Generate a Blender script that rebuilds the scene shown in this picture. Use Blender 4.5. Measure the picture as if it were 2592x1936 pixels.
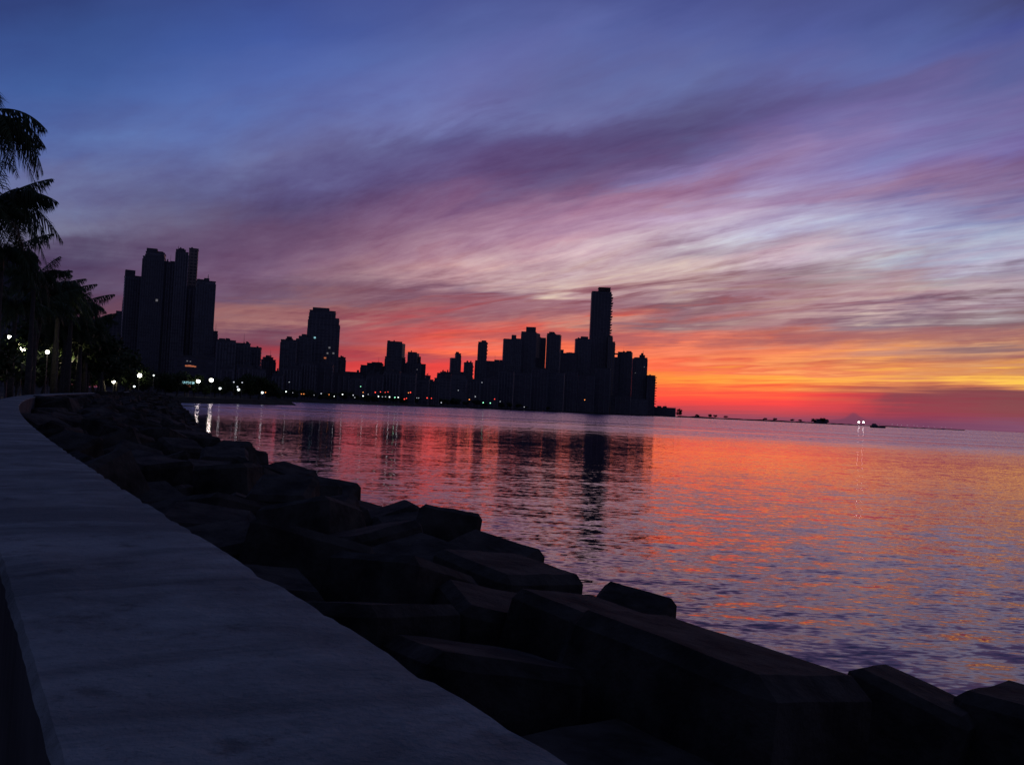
import bpy, bmesh, math, random
from mathutils import Vector, Matrix, noise as mnoise

# ---------------------------------------------------------------- scene, camera
scene = bpy.context.scene
for o in list(bpy.data.objects):
    bpy.data.objects.remove(o, do_unlink=True)
COL = scene.collection

F = 2198.0                      # focal length in photo pixels (2592 wide)
CAM_H = 3.2                     # camera height above the water
ROLL = math.atan(0.049)
PITCH = math.radians(1.65)
FWD = Vector((0, math.cos(PITCH), math.sin(PITCH)))
UPL = Vector((0, -math.sin(PITCH), math.cos(PITCH)))
RGT = Vector((1, 0, 0))*math.cos(ROLL) + UPL*math.sin(ROLL)
UPC = UPL*math.cos(ROLL) - Vector((1, 0, 0))*math.sin(ROLL)
EYE = Vector((0, 0, CAM_H))

def ray(px, py):
    return FWD + RGT*((px-1296.0)/F) + UPC*((968.0-py)/F)
def at(px, py, y):              # point in the plane world-y = y (metres ahead)
    d = ray(px, py)
    return EYE + d*(y/d.y)

cam_data = bpy.data.cameras.new('camera')
cam_data.sensor_width = 36.0
cam_data.lens = 36.0*F/2592.0
cam_data.clip_start = 0.05
cam_data.clip_end = 200000.0
cam = bpy.data.objects.new('camera', cam_data)
COL.objects.link(cam)
m = Matrix((RGT, UPC, -FWD)).transposed().to_4x4()
m.translation = EYE
cam.matrix_world = m
scene.camera = cam

vs = scene.view_settings
vs.view_transform = 'Standard'; vs.look = 'None'
vs.exposure = 0.0; vs.gamma = 1.0; vs.use_curve_mapping = False
scene.render.engine = 'CYCLES'
scene.cycles.use_denoising = True
scene.cycles.max_bounces = 6
scene.cycles.sample_clamp_indirect = 4.0

# ---------------------------------------------------------------- node expression helper
def lin(c):
    out = []
    for v in c[:3]:
        v = v/255.0
        out.append(v/12.92 if v <= 0.04045 else ((v+0.055)/1.055)**2.4)
    return out + [1.0]

class X:
    """float expression wrapped round a node socket"""
    def __init__(s, nt, sock): s.nt, s.k = nt, sock
    def _m(s, op, *a, clamp=False):
        n = s.nt.nodes.new('ShaderNodeMath'); n.operation = op; n.use_clamp = clamp
        for i, v in enumerate((s,)+a):
            if isinstance(v, X): s.nt.links.new(v.k, n.inputs[i])
            else: n.inputs[i].default_value = v
        return X(s.nt, n.outputs[0])
    def __add__(s, o): return s._m('ADD', o)
    __radd__ = __add__
    def __sub__(s, o): return s._m('SUBTRACT', o)
    def __rsub__(s, o): return (s*-1.0)+o
    def __mul__(s, o): return s._m('MULTIPLY', o)
    __rmul__ = __mul__
    def __truediv__(s, o): return s._m('DIVIDE', o)
    def clamp(s): return s._m('ADD', 0.0, clamp=True)
    def max(s, o): return s._m('MAXIMUM', o)
    def min(s, o): return s._m('MINIMUM', o)
    def step(s, lo, hi, smooth=True):        # map lo..hi to 0..1
        n = s.nt.nodes.new('ShaderNodeMapRange'); n.interpolation_type = 'SMOOTHSTEP' if smooth else 'LINEAR'
        n.clamp = True
        s.nt.links.new(s.k, n.inputs[0]); n.inputs[1].default_value = lo; n.inputs[2].default_value = hi
        n.inputs[3].default_value = 0.0; n.inputs[4].default_value = 1.0
        return X(s.nt, n.outputs[0])
def combine(nt, x, y, z):
    n = nt.nodes.new('ShaderNodeCombineXYZ')
    for i, v in enumerate((x, y, z)):
        if isinstance(v, X): nt.links.new(v.k, n.inputs[i])
        else: n.inputs[i].default_value = v
    return n.outputs[0]
def separate(nt, sock):
    n = nt.nodes.new('ShaderNodeSeparateXYZ'); nt.links.new(sock, n.inputs[0])
    return [X(nt, o) for o in n.outputs]
def noise(nt, vec, scale=1.0, detail=4.0, rough=0.55, dist=0.0, color=False):
    n = nt.nodes.new('ShaderNodeTexNoise'); n.noise_dimensions = '3D'
    nt.links.new(vec, n.inputs['Vector'])
    n.inputs['Scale'].default_value = scale; n.inputs['Detail'].default_value = detail
    n.inputs['Roughness'].default_value = rough; n.inputs['Distortion'].default_value = dist
    return n.outputs['Color'] if color else X(nt, n.outputs[0])
def mixc(nt, f, a, b, mode='MIX'):
    n = nt.nodes.new('ShaderNodeMix'); n.data_type = 'RGBA'; n.blend_type = mode; n.clamp_factor = True
    if isinstance(f, X): nt.links.new(f.k, n.inputs[0])
    else: n.inputs[0].default_value = f
    for i, v in ((6, a), (7, b)):
        if hasattr(v, 'is_linked') or hasattr(v, 'links'): nt.links.new(v, n.inputs[i])
        else: n.inputs[i].default_value = v
    return n.outputs[2]
def ramp(nt, f, stops, interp='LINEAR'):
    n = nt.nodes.new('ShaderNodeValToRGB'); cr = n.color_ramp; cr.interpolation = interp
    stops = sorted(stops, key=lambda s: s[0])
    while len(cr.elements) > 1: cr.elements.remove(cr.elements[-1])
    cr.elements[0].position = stops[0][0]; cr.elements[0].color = stops[0][1]
    for p, c in stops[1:]:
        e = cr.elements.new(p); e.color = c
    nt.links.new(f.k, n.inputs[0])
    return n.outputs[0]

# ---------------------------------------------------------------- dusk sky
# Cirrus streaks lie in parallel bands that converge on a point of the horizon at azimuth VP.
VP = math.radians(-38.0)
VA = Vector((math.sin(VP), math.cos(VP), 0)); VB = Vector((math.cos(VP), -math.sin(VP), 0))
SKY = {   # photo column -> (row, colour) of the sky read off there, from high to the horizon
 160: [(0,(45,58,122)),(90,(52,72,142)),(200,(60,82,152)),(300,(74,93,158)),(400,(88,102,158)),(450,(99,105,152)),
       (520,(104,108,150)),(590,(112,110,142)),(640,(92,82,112)),(690,(80,66,98)),(780,(84,60,88)),(840,(104,64,84)),(900,(112,60,78)),(965,(105,55,72))],
 470: [(0,(52,66,136)),(120,(58,78,155)),(250,(76,95,166)),(350,(90,101,160)),(430,(94,97,146)),(500,(90,88,130)),(560,(95,84,118)),
       (610,(98,78,110)),(690,(96,72,104)),(750,(100,70,98)),(800,(140,90,95)),(850,(120,70,90)),(900,(125,60,78)),(960,(145,55,68))],
 707: [(0,(55,68,142)),(100,(62,80,160)),(200,(78,95,170)),(300,(90,100,165)),(400,(99,98,147)),(480,(92,87,135)),(550,(84,72,112)),
       (610,(100,75,108)),(680,(112,82,112)),(740,(108,78,102)),(800,(165,114,112)),(835,(118,78,96)),(870,(122,66,84)),(920,(180,62,70)),(960,(215,60,62)),(1000,(190,60,65))],
 1130:[(0,(68,76,147)),(100,(80,90,162)),(200,(94,100,170)),(290,(104,105,166)),(345,(86,79,132)),(400,(89,76,126)),(470,(97,77,122)),
       (520,(117,82,120)),(580,(138,98,128)),(640,(163,118,138)),(690,(190,143,150)),(720,(174,130,140)),(762,(118,83,106)),(800,(152,86,96)),
       (830,(195,82,84)),(860,(226,88,78)),(885,(236,98,74)),(910,(180,74,82)),(935,(240,72,68)),(980,(225,70,66)),(1020,(170,62,76))],
 1450:[(0,(72,78,147)),(100,(84,92,164)),(200,(89,92,154)),(300,(98,95,152)),(350,(86,76,126)),(430,(90,73,117)),(480,(104,78,118)),
       (530,(150,106,140)),(590,(176,128,152)),(630,(200,166,180)),(660,(214,180,188)),(690,(192,160,166)),(730,(196,160,156)),(762,(162,112,120)),
       (800,(152,96,106)),(825,(188,122,112)),(850,(222,102,84)),(885,(242,110,78)),(930,(245,100,72)),(980,(248,92,66)),(1010,(245,76,66)),(1035,(180,66,78))],
 1730:[(0,(66,72,142)),(100,(80,88,160)),(200,(91,97,160)),(300,(86,82,132)),(360,(82,73,120)),(410,(98,80,126)),(440,(128,112,162)),
       (490,(160,118,148)),(530,(180,150,184)),(580,(196,176,196)),(640,(160,136,154)),(680,(204,174,170)),(720,(182,147,146)),(780,(124,88,102)),
       (820,(186,106,100)),(850,(226,112,94)),(900,(238,122,86)),(930,(244,100,72)),(960,(250,150,62)),(988,(246,96,64)),(1012,(250,70,64)),(1036,(172,66,80)),(1052,(135,68,88))],
 1990:[(0,(70,75,142)),(100,(76,83,156)),(200,(91,94,160)),(290,(90,82,138)),(350,(110,98,156)),(400,(146,126,174)),(460,(150,126,166)),
       (520,(160,132,170)),(560,(176,168,200)),(620,(166,146,166)),(660,(204,180,194)),(700,(138,112,126)),(750,(156,112,120)),(800,(162,110,118)),
       (850,(192,112,98)),(880,(224,116,86)),(915,(242,146,90)),(928,(230,112,80)),(960,(255,172,74)),(998,(250,102,64)),(1020,(250,66,68)),(1044,(200,70,80)),(1060,(134,70,94))],
 2280:[(0,(66,72,140)),(100,(76,85,156)),(200,(88,92,160)),(250,(95,89,148)),(330,(117,111,170)),(400,(130,118,174)),(480,(148,116,152)),
       (530,(132,123,170)),(580,(164,163,200)),(650,(162,156,180)),(700,(175,150,156)),(750,(188,154,154)),(785,(120,94,116)),(830,(170,112,110)),
       (870,(200,130,106)),(900,(234,156,94)),(930,(212,124,86)),(960,(252,180,84)),(985,(212,116,84)),(1010,(134,71,80)),(1050,(150,57,75)),(1072,(112,62,94))],
 2560:[(0,(62,63,120)),(80,(66,71,145)),(200,(85,88,152)),(300,(109,102,160)),(400,(120,108,166)),(460,(124,98,140)),(520,(122,116,162)),
       (560,(144,144,180)),(640,(174,167,194)),(680,(128,116,140)),(730,(165,145,160)),(780,(122,92,102)),(830,(144,103,105)),(860,(198,142,114)),
       (900,(192,136,108)),(935,(204,132,84)),(955,(252,192,80)),(980,(192,112,84)),(1000,(127,76,80)),(1050,(136,66,76)),(1075,(126,76,104))],
}
world = bpy.data.worlds.new('World'); scene.world = world; world.use_nodes = True
nt = world.node_tree
for n in list(nt.nodes): nt.nodes.remove(n)
tc = nt.nodes.new('ShaderNodeTexCoord')
dx, dy, dz = separate(nt, tc.outputs['Generated'])
zc = dz.max(0.0)
along = dx*VA.x + dy*VA.y
across = dx*VB.x + dy*VB.y
az = dx._m('ARCTAN2', dy)*(180/math.pi)
el = zc._m('ARCSINE')*(180/math.pi)
# coordinates on the cloud deck, drawn out along the wind
inv = zc + 0.045
P = combine(nt, along/inv*0.16, across/inv*1.0, 0.0)
warp = noise(nt, combine(nt, along/inv*0.30, across/inv*0.55, 3.0), 0.9, 2.0, 0.5)
wf = noise(nt, combine(nt, along/inv*0.9, across/inv*2.4, 11.0), 1.4, 3.0, 0.55)
P2 = combine(nt, along/inv*0.28 + warp*1.2 + wf*0.22, across/inv*1.15 + warp*1.8 + wf*0.3, 7.0)
n_big = noise(nt, P, 1.1, 3.0, 0.5, 0.3)            # broad bands
n_str = noise(nt, P2, 2.6, 6.0, 0.62, 0.25)          # streaks
n_soft = noise(nt, combine(nt, dx*1.0, dy*1.0, dz*3.2 - dx*0.7), 7.0, 4.0, 0.55, 0.4)   # soft lumps
n_low = noise(nt, combine(nt, az*0.035 + warp*1.2, el*1.15 - az*0.02, 2.0), 1.0, 5.0, 0.6)   # thin bars low over the horizon
n_fine = noise(nt, combine(nt, along/inv*1.5 + warp*2.0, across/inv*5.0 + warp*3.0, 1.0), 1.6, 5.0, 0.6)  # fibres
n_mot = noise(nt, combine(nt, dx*13.0 + warp*4.0, dy*13.0, dz*44.0 - dx*10.0), 1.0, 5.0, 0.62)     # mottling
n_fib = noise(nt, combine(nt, along/inv*2.6 + warp*2.4 + n_fine*0.8, across/inv*12.0 + warp*5.0 + n_fine*1.5, 5.0), 1.3, 4.0, 0.62)
phi = zc._m('ARCTAN2', across*0.75+0.42)*(180/math.pi)
amp = el.step(0.2, 8.0)*0.88 + 0.12
phi_w = phi + ((n_big-0.5)*5.0 + (n_str-0.5)*4.0 + (n_soft-0.5)*3.0)*amp + (n_low-0.5)*4.6*el.step(0.6, 2.6)*(1.0-el.step(6.0, 11.0))
f = (phi_w/60.0).clamp()
cols = []
for x in sorted(SKY):
    stops = {}
    for y, c in SKY[x]:
        d = ray(x, y)
        d.normalize(); p = math.degrees(math.atan2(d.z, d.dot(VB)*0.75+0.42))/60.0
        hi = max(0.0, min(1.0, (420.0-y)/300.0))
        c = (c[0]*(1.0+0.07*hi), c[1]*(1.0+0.06*hi)+2*hi, c[2]*(1.0-0.02*hi))
        stops[round(max(0, min(1, p)), 4)] = lin(c)
    d = ray(x, 600); a = math.degrees(math.atan2(d.x, d.y))
    cols.append((a, ramp(nt, f, list(stops.items()))))
az_w = az + (n_big-0.5)*8.0 + (n_soft-0.5)*9.0
c = cols[0][1]
for (a0, _), (a1, s1) in zip(cols, cols[1:]):
    c = mixc(nt, az_w.step(a0, a1, smooth=False), c, s1)
# light and dark of the streaks
veil = el.step(0.3, 6.0)*(1.0 - el.step(13.0, 24.0)*0.75)*(az.step(-26, 2)*0.8+0.2)
lum = ((n_mot-0.5)*0.55*el.step(2.0, 6.0)*(1.0-el.step(11.0, 18.0)*0.8) + (n_low-0.5)*0.8*el.step(0.8, 3.0)*(1.0-el.step(6.0, 11.0)) + ((n_str-0.5)*0.85 + (n_fine-0.5)*0.62 + (n_fib-0.5)*0.5*(1.0-el.step(11.0, 20.0)*0.7))*veil + (n_soft-0.5)*0.6*el.step(0.5, 6.0)*(1.0-el.step(13.0, 22.0)*0.7) + 1.06)
lumn = combine(nt, lum, lum*0.45+lum*lum*0.55, lum)
c = mixc(nt, 1.0, c, lumn, 'MULTIPLY')
# broken mauve bars of cloud above the glow, feathers of brighter cirrus higher up
bars = (1.0-(n_low + (n_mot-0.5)*0.35).step(0.36, 0.52))*el.step(3.0, 4.6)*(1.0-el.step(6.5, 10.0))*az.step(-12, 4)
c = mixc(nt, bars*0.62, c, lin((150, 92, 104)))
rid = 1.0-((n_str*2.0-1.0)._m('ABSOLUTE'))
wisp = rid.step(0.80, 1.0)*(n_fine*0.7+n_fib*0.5)*el.step(5.0, 8.0)*(1.0-el.step(9.0, 15.0))*az.step(-14, 4)
c = mixc(nt, wisp*0.3, c, lin((206, 184, 204)))
# a small heap cloud standing on the horizon bank
g1 = ((az-21.55)/0.42 + (n_fine-0.5)*1.2); g2 = (az-21.7)/1.7
top = (g1*g1*-1.0)._m('EXPONENT')*0.34 + (g2*g2*-1.0)._m('EXPONENT')*0.30 + 0.05
c = mixc(nt, (top - el + (n_soft-0.5)*0.25).step(-0.08, 0.10)*0.7*az.step(14, 19), c, lin((112, 62, 88)))
# towards the zenith and round behind the viewer the glow dies into plain blue dusk
dusk = ramp(nt, (el/90.0).clamp(), [(0.0, lin((74,66,86))), (0.12, lin((68,72,108))), (0.35, lin((54,60,96))), (1.0, lin((42,48,76)))])
away = (el.step(24, 44)).max((az._m('ABSOLUTE')).step(36, 95))
c = mixc(nt, away, c, dusk)
sky = nt.nodes.new('ShaderNodeTexSky'); sky.sky_type = 'NISHITA'; sky.sun_disc = False
SUN_AZ, SUN_EL = math.radians(16.0), math.radians(1.0)
sky.sun_elevation = SUN_EL; sky.sun_rotation = SUN_AZ
b1 = nt.nodes.new('ShaderNodeBackground'); nt.links.new(c, b1.inputs[0]); b1.inputs[1].default_value = 1.0
b2 = nt.nodes.new('ShaderNodeBackground'); nt.links.new(sky.outputs[0], b2.inputs[0]); b2.inputs[1].default_value = 0.0005
ad = nt.nodes.new('ShaderNodeAddShader'); nt.links.new(b1.outputs[0], ad.inputs[0]); nt.links.new(b2.outputs[0], ad.inputs[1])
wo = nt.nodes.new('ShaderNodeOutputWorld'); nt.links.new(ad.outputs[0], wo.inputs[0])
world.cycles.sampling_method = 'AUTOMATIC'

# the sun itself is behind the cloud bank on the horizon: only a trace of warm light
sd = bpy.data.lights.new('sun', 'SUN'); sd.energy = 0.002; sd.angle = math.radians(20); sd.color = (1.0, 0.42, 0.22)
sun = bpy.data.objects.new('sun', sd); COL.objects.link(sun)
sdir = Vector((math.sin(SUN_AZ)*math.cos(SUN_EL), math.cos(SUN_AZ)*math.cos(SUN_EL), math.sin(SUN_EL)))
sun.rotation_euler = sdir.to_track_quat('Z', 'Y').to_euler()

# ---------------------------------------------------------------- materials
MATS = {}
def new_mat(name):
    mt = bpy.data.materials.new(name); mt.use_nodes = True
    nt = mt.node_tree
    b = nt.nodes['Principled BSDF']
    return mt, nt, b
def obj_coord(nt):
    return nt.nodes.new('ShaderNodeTexCoord').outputs['Object']
def geo_pos(nt):
    return nt.nodes.new('ShaderNodeNewGeometry').outputs['Position']
def plain(name, col, rough=0.8, spec=0.3, metal=0.0, vary=0.25, scale=3.0, bump=0.0):
    mt, nt, b = new_mat(name)
    v = geo_pos(nt)
    n = noise(nt, v, scale, 5.0, 0.6)
    a = [c*(1-vary) for c in col[:3]]+[1]; c2 = [min(1, c*(1+vary)) for c in col[:3]]+[1]
    nt.links.new(mixc(nt, n.step(0.3, 0.7), a, c2), b.inputs['Base Color'])
    b.inputs['Roughness'].default_value = rough
    b.inputs['Specular IOR Level'].default_value = spec
    b.inputs['Metallic'].default_value = metal
    if bump:
        bp = nt.nodes.new('ShaderNodeBump'); bp.inputs['Strength'].default_value = 1.0; bp.inputs['Distance'].default_value = bump
        nt.links.new(noise(nt, v, scale*4, 6.0, 0.65).k, bp.inputs['Height'])
        nt.links.new(bp.outputs[0], b.inputs['Normal'])
    MATS[name] = mt
    return mt
def emit(name, col, strength):
    mt, nt, b = new_mat(name)
    b.inputs['Base Color'].default_value = (0.6, 0.6, 0.6, 1)
    b.inputs['Emission Color'].default_value = lin(col)
    b.inputs['Emission Strength'].default_value = strength
    MATS[name] = mt
    return mt

# weathered concrete of the sea wall
mt, nt, b = new_mat('wall_concrete'); MATS['wall_concrete'] = mt
v = geo_pos(nt)
n1 = noise(nt, v, 1.3, 6.0, 0.62, 0.3); n2 = noise(nt, v, 9.0, 6.0, 0.7); n3 = noise(nt, v, 70.0, 3.0, 0.6)
tint = noise(nt, v, 2.2, 3.0, 0.5)
base = mixc(nt, n1.step(0.34, 0.66), (0.21, 0.215, 0.22, 1), (0.36, 0.36, 0.365, 1))
base = mixc(nt, n2.step(0.42, 0.72)*0.5, base, (0.42, 0.42, 0.42, 1))
base = mixc(nt, n2.step(0.30, 0.46)*-0.75+0.75, base, (0.10, 0.10, 0.10, 1))
base = mixc(nt, tint.step(0.45, 0.75)*0.35, base, (0.25, 0.215, 0.20, 1))
base = mixc(nt, n3.step(0.62, 0.72)*0.5, base, (0.12, 0.12, 0.12, 1))
wx, wy, wz = separate(nt, v)
h33 = math.radians(33.0)
us = wx*-math.sin(h33) + wy*math.cos(h33); uo = wx*math.cos(h33) + wy*math.sin(h33)
wob = noise(nt, v, 5.0, 4.0, 0.6)
ck = (us - 2.02 - uo*0.42 + (wob-0.5)*0.22)/0.035
ck = (ck*ck*-1.0)._m('EXPONENT')*(1.0-uo.step(0.30, 0.52))*wob.step(0.38, 0.58)
base = mixc(nt, ck*0.8, base, (0.05, 0.05, 0.05, 1))
jt = ((us-1.9)/8.0)._m('FRACT')
jt = (jt-0.5)._m('ABSOLUTE').step(0.4978, 0.4992)
base = mixc(nt, jt*0.4, base, (0.05, 0.05, 0.05, 1))
bands = noise(nt, combine(nt, us*3.4, uo*0.9, 0.0), 1.0, 5.0, 0.65, 0.6)
base = mixc(nt, bands.step(0.38, 0.60)*-0.8+0.8, base, (0.13, 0.135, 0.14, 1))
base = mixc(nt, 1.0, base, (0.79, 0.92, 0.86, 1), 'MULTIPLY')
nt.links.new(base, b.inputs['Base Color']); b.inputs['Roughness'].default_value = 0.85
b.inputs['Specular IOR Level'].default_value = 0.2
bp = nt.nodes.new('ShaderNodeBump'); bp.inputs['Strength'].default_value = 0.9; bp.inputs['Distance'].default_value = 0.022
nt.links.new((n2*0.8+n3*0.25).k, bp.inputs['Height']); nt.links.new(bp.outputs[0], b.inputs['Normal'])

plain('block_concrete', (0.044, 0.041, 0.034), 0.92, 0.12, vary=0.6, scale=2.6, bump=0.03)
plain('wall_shaded_side', (0.05, 0.05, 0.046), 0.9, 0.2, vary=0.4, scale=1.5)  # upright faces of the same wall, their shade put into a darker colour
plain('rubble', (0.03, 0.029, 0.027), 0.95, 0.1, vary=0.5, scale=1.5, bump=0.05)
plain('paving', (0.05, 0.05, 0.046), 0.9, 0.2, vary=0.3, scale=1.2, bump=0.004)
plain('land', (0.03, 0.034, 0.024), 0.95, 0.1, vary=0.4, scale=0.15)
plain('shore_rock', (0.035, 0.034, 0.032), 0.95, 0.1, vary=0.5, scale=0.6)
plain('bark', (0.065, 0.06, 0.05), 0.85, 0.2, vary=0.25, scale=4.0)
plain('crownshaft', (0.05, 0.085, 0.03), 0.5, 0.4, vary=0.2, scale=4.0)
plain('frond', (0.035, 0.06, 0.018), 0.6, 0.3, vary=0.35, scale=2.0)
plain('leaf', (0.04, 0.065, 0.02), 0.7, 0.25, vary=0.4, scale=1.0)
plain('leaf_dark', (0.03, 0.05, 0.018), 0.75, 0.2, vary=0.4, scale=1.0)
plain('pole', (0.08, 0.08, 0.085), 0.5, 0.4, vary=0.1)
plain('roof_gear', (0.10, 0.10, 0.105), 0.8, 0.2, vary=0.2, scale=0.2)
plain('hull', (0.035, 0.035, 0.04), 0.6, 0.4, vary=0.2, scale=0.3)
plain('cabin', (0.12, 0.12, 0.13), 0.6, 0.3, vary=0.2, scale=0.3)
emit('lamp_white', (255, 250, 228), 13.0)
emit('lamp_far', (240, 250, 245), 2.4)
emit('lamp_green', (150, 255, 200), 2.6)
emit('lamp_red', (255, 70, 50), 2.2)
emit('lamp_orange', (255, 150, 70), 1.6)
emit('lamp_dim', (200, 205, 215), 1.1)
emit('window_lit', (235, 230, 225), 0.12)
emit('window_orange', (255, 140, 60), 0.35)
emit('sign_glow', (150, 215, 225), 0.7)
emit('panel_glow', (190, 165, 90), 0.22)
emit('flood', (255, 255, 245), 10.0)

def facade(name, wall, glass, floor=3.3, bay=4.2, gfrac=0.55, rough=0.3):
    """far tower walls: window bands between floor edges and piers"""
    mt, nt, b = new_mat(name)
    x, y, z = separate(nt, obj_coord(nt))
    fz = (z/floor)._m('FRACT'); fx = ((x+y)/bay)._m('FRACT')
    win = fz._m('GREATER_THAN', 1.0-gfrac)*fx._m('GREATER_THAN', 0.28)
    n = noise(nt, combine(nt, ((x+y)/bay)._m('FLOOR')*1.7, (z/floor)._m('FLOOR')*2.3, 0.5), 3.0, 1.0)
    g = mixc(nt, n.step(0.35, 0.65), glass, [q*1.9 for q in glass[:3]]+[1])
    nt.links.new(mixc(nt, win, wall, g), b.inputs['Base Color'])
    nt.links.new((win*(rough-0.75)+0.75).k, b.inputs['Roughness'])
    b.inputs['Specular IOR Level'].default_value = 0.5
    MATS[name] = mt
facade('tower_grey', (0.11, 0.115, 0.125, 1), (0.05, 0.055, 0.065, 1))
facade('tower_pale', (0.15, 0.15, 0.16, 1), (0.06, 0.065, 0.075, 1), bay=3.4, gfrac=0.5)
facade('tower_dark', (0.085, 0.085, 0.098, 1), (0.045, 0.048, 0.056, 1), bay=5.0, gfrac=0.6)
facade('tower_tan', (0.22, 0.18, 0.15, 1), (0.022, 0.022, 0.026, 1), bay=3.8, gfrac=0.5)
mt, nt, b = new_mat('mirror_glass'); MATS['mirror_glass'] = mt
x, y, z = separate(nt, obj_coord(nt))
band = (z/3.4)._m('FRACT')._m('GREATER_THAN', 0.35)
nt.links.new(mixc(nt, band, (0.30, 0.22, 0.16, 1), (0.12, 0.10, 0.09, 1)), b.inputs['Base Color'])
nt.links.new((band*-0.2+0.62).k, b.inputs['Roughness']); b.inputs['Metallic'].default_value = 0.1

# ---------------------------------------------------------------- mesh helpers
def mesh_obj(name, verts, faces, mat, parent=None, loc=(0, 0, 0), smooth=False):
    me = bpy.data.meshes.new(name); me.from_pydata([tuple(v) for v in verts], [], faces); me.update()
    if mat: me.materials.append(MATS[mat])
    if smooth:
        for p in me.polygons: p.use_smooth = True
    o = bpy.data.objects.new(name, me); COL.objects.link(o); o.location = loc
    if parent: o.parent = parent
    return o
class MB:
    """collects boxes and tubes into one mesh"""
    def __init__(s): s.v, s.f = [], []
    def box(s, x0, x1, y0, y1, z0, z1):
        n = len(s.v)
        s.v += [(x0,y0,z0),(x1,y0,z0),(x1,y1,z0),(x0,y1,z0),(x0,y0,z1),(x1,y0,z1),(x1,y1,z1),(x0,y1,z1)]
        s.f += [tuple(n+i for i in q) for q in ((0,3,2,1),(4,5,6,7),(0,1,5,4),(1,2,6,5),(2,3,7,6),(3,0,4,7))]
        return s
    def prism(s, plan, z0, z1):          # plan: counter-clockwise list of (x, y)
        n = len(s.v); k = len(plan)
        s.v += [(x, y, z0) for x, y in plan] + [(x, y, z1) for x, y in plan]
        s.f += [tuple(n+i for i in range(k))[::-1], tuple(n+k+i for i in range(k))]
        s.f += [(n+i, n+(i+1) % k, n+k+(i+1) % k, n+k+i) for i in range(k)]
        return s
    def tube(s, pts, radii, k=8, cap=True):
        n = len(s.v); pts = [Vector(p) for p in pts]
        for i, p in enumerate(pts):
            t = (pts[min(i+1, len(pts)-1)] - pts[max(i-1, 0)]).normalized()
            u = t.cross(Vector((0.31, 0.9, 0.2))).normalized(); w = t.cross(u)
            for j in range(k):
                a = 2*math.pi*j/k
                s.v.append(tuple(p + (u*math.cos(a) + w*math.sin(a))*radii[i]))
        for i in range(len(pts)-1):
            for j in range(k):
                s.f.append((n+i*k+j, n+i*k+(j+1) % k, n+(i+1)*k+(j+1) % k, n+(i+1)*k+j))
        if cap:
            s.f.append(tuple(n+j for j in range(k))[::-1]); e = n+(len(pts)-1)*k
            s.f.append(tuple(e+j for j in range(k)))
        return s
    def ball(s, c, r, sx=1, sy=1, sz=1, nu=10, nv=6):
        n = len(s.v)
        for i in range(nv+1):
            t = math.pi*i/nv
            for j in range(nu):
                a = 2*math.pi*j/nu
                s.v.append((c[0]+r*sx*math.sin(t)*math.cos(a), c[1]+r*sy*math.sin(t)*math.sin(a), c[2]+r*sz*math.cos(t)))
        for i in range(nv):
            for j in range(nu):
                s.f.append((n+i*nu+j, n+(i+1)*nu+j, n+(i+1)*nu+(j+1) % nu, n+i*nu+(j+1) % nu))
        return s
    def build(s, name, mat, parent=None, loc=(0, 0, 0), smooth=False):
        return mesh_obj(name, s.v, s.f, mat, parent, loc, smooth)
def tag(o, label=None, cat=None, group=None, kind=None):
    if label: o['label'] = label
    if cat: o['category'] = cat
    if group: o['group'] = group
    if kind: o['kind'] = kind
    return o
def empty(name, loc, rz=0.0):
    o = bpy.data.objects.new(name, None); COL.objects.link(o); o.empty_display_size = 0.5
    o.location = loc; o.rotation_euler = (0, 0, rz)
    return o
def copy_tree(o, parent=None):
    c = o.copy(); COL.objects.link(c); c.parent = parent
    for ch in o.children: copy_tree(ch, c)
    return c

# ---------------------------------------------------------------- the bay
mt, nt, b = new_mat('sea_water'); MATS['sea_water'] = mt
px, py, pz = separate(nt, geo_pos(nt))
def slopes(sx, sy, scale, detail=2.0, off=0.0, rough=0.5):
    n = noise(nt, combine(nt, px*sx, py*sy, off), scale, detail, rough, 0.15, color=True)
    a, c2, d2 = separate(nt, n)
    return a-0.5, c2-0.5
# wind patches: rippled far water, glassy slicks lying across it, calmer water close in
dist = (px*px + py*py)._m('SQRT')
patch = noise(nt, combine(nt, px*0.006, py*0.03, 0.0), 1.0, 3.0, 0.5, 0.5)
slick = noise(nt, combine(nt, px*0.0012, py*0.022, 4.0), 1.0, 2.0, 0.5)
rip = (dist.step(80.0, 230.0)*2.2 + 0.46 + (1.0-dist.step(14.0, 60.0))*0.75)*(patch.step(0.30, 0.62)*0.55+0.6)*(1.0-slick.step(0.56, 0.66)*0.55*dist.step(60, 140))
a1, b1_ = slopes(0.5, 1.3, 7.5, 3.0, 1.0)      # ripples, half a metre
a2, b2_ = slopes(0.42, 1.0, 1.9, 2.0, 5.0)      # wavelets
a3, b3_ = slopes(0.5, 1.0, 0.3, 2.0, 9.0)       # low swell
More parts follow.
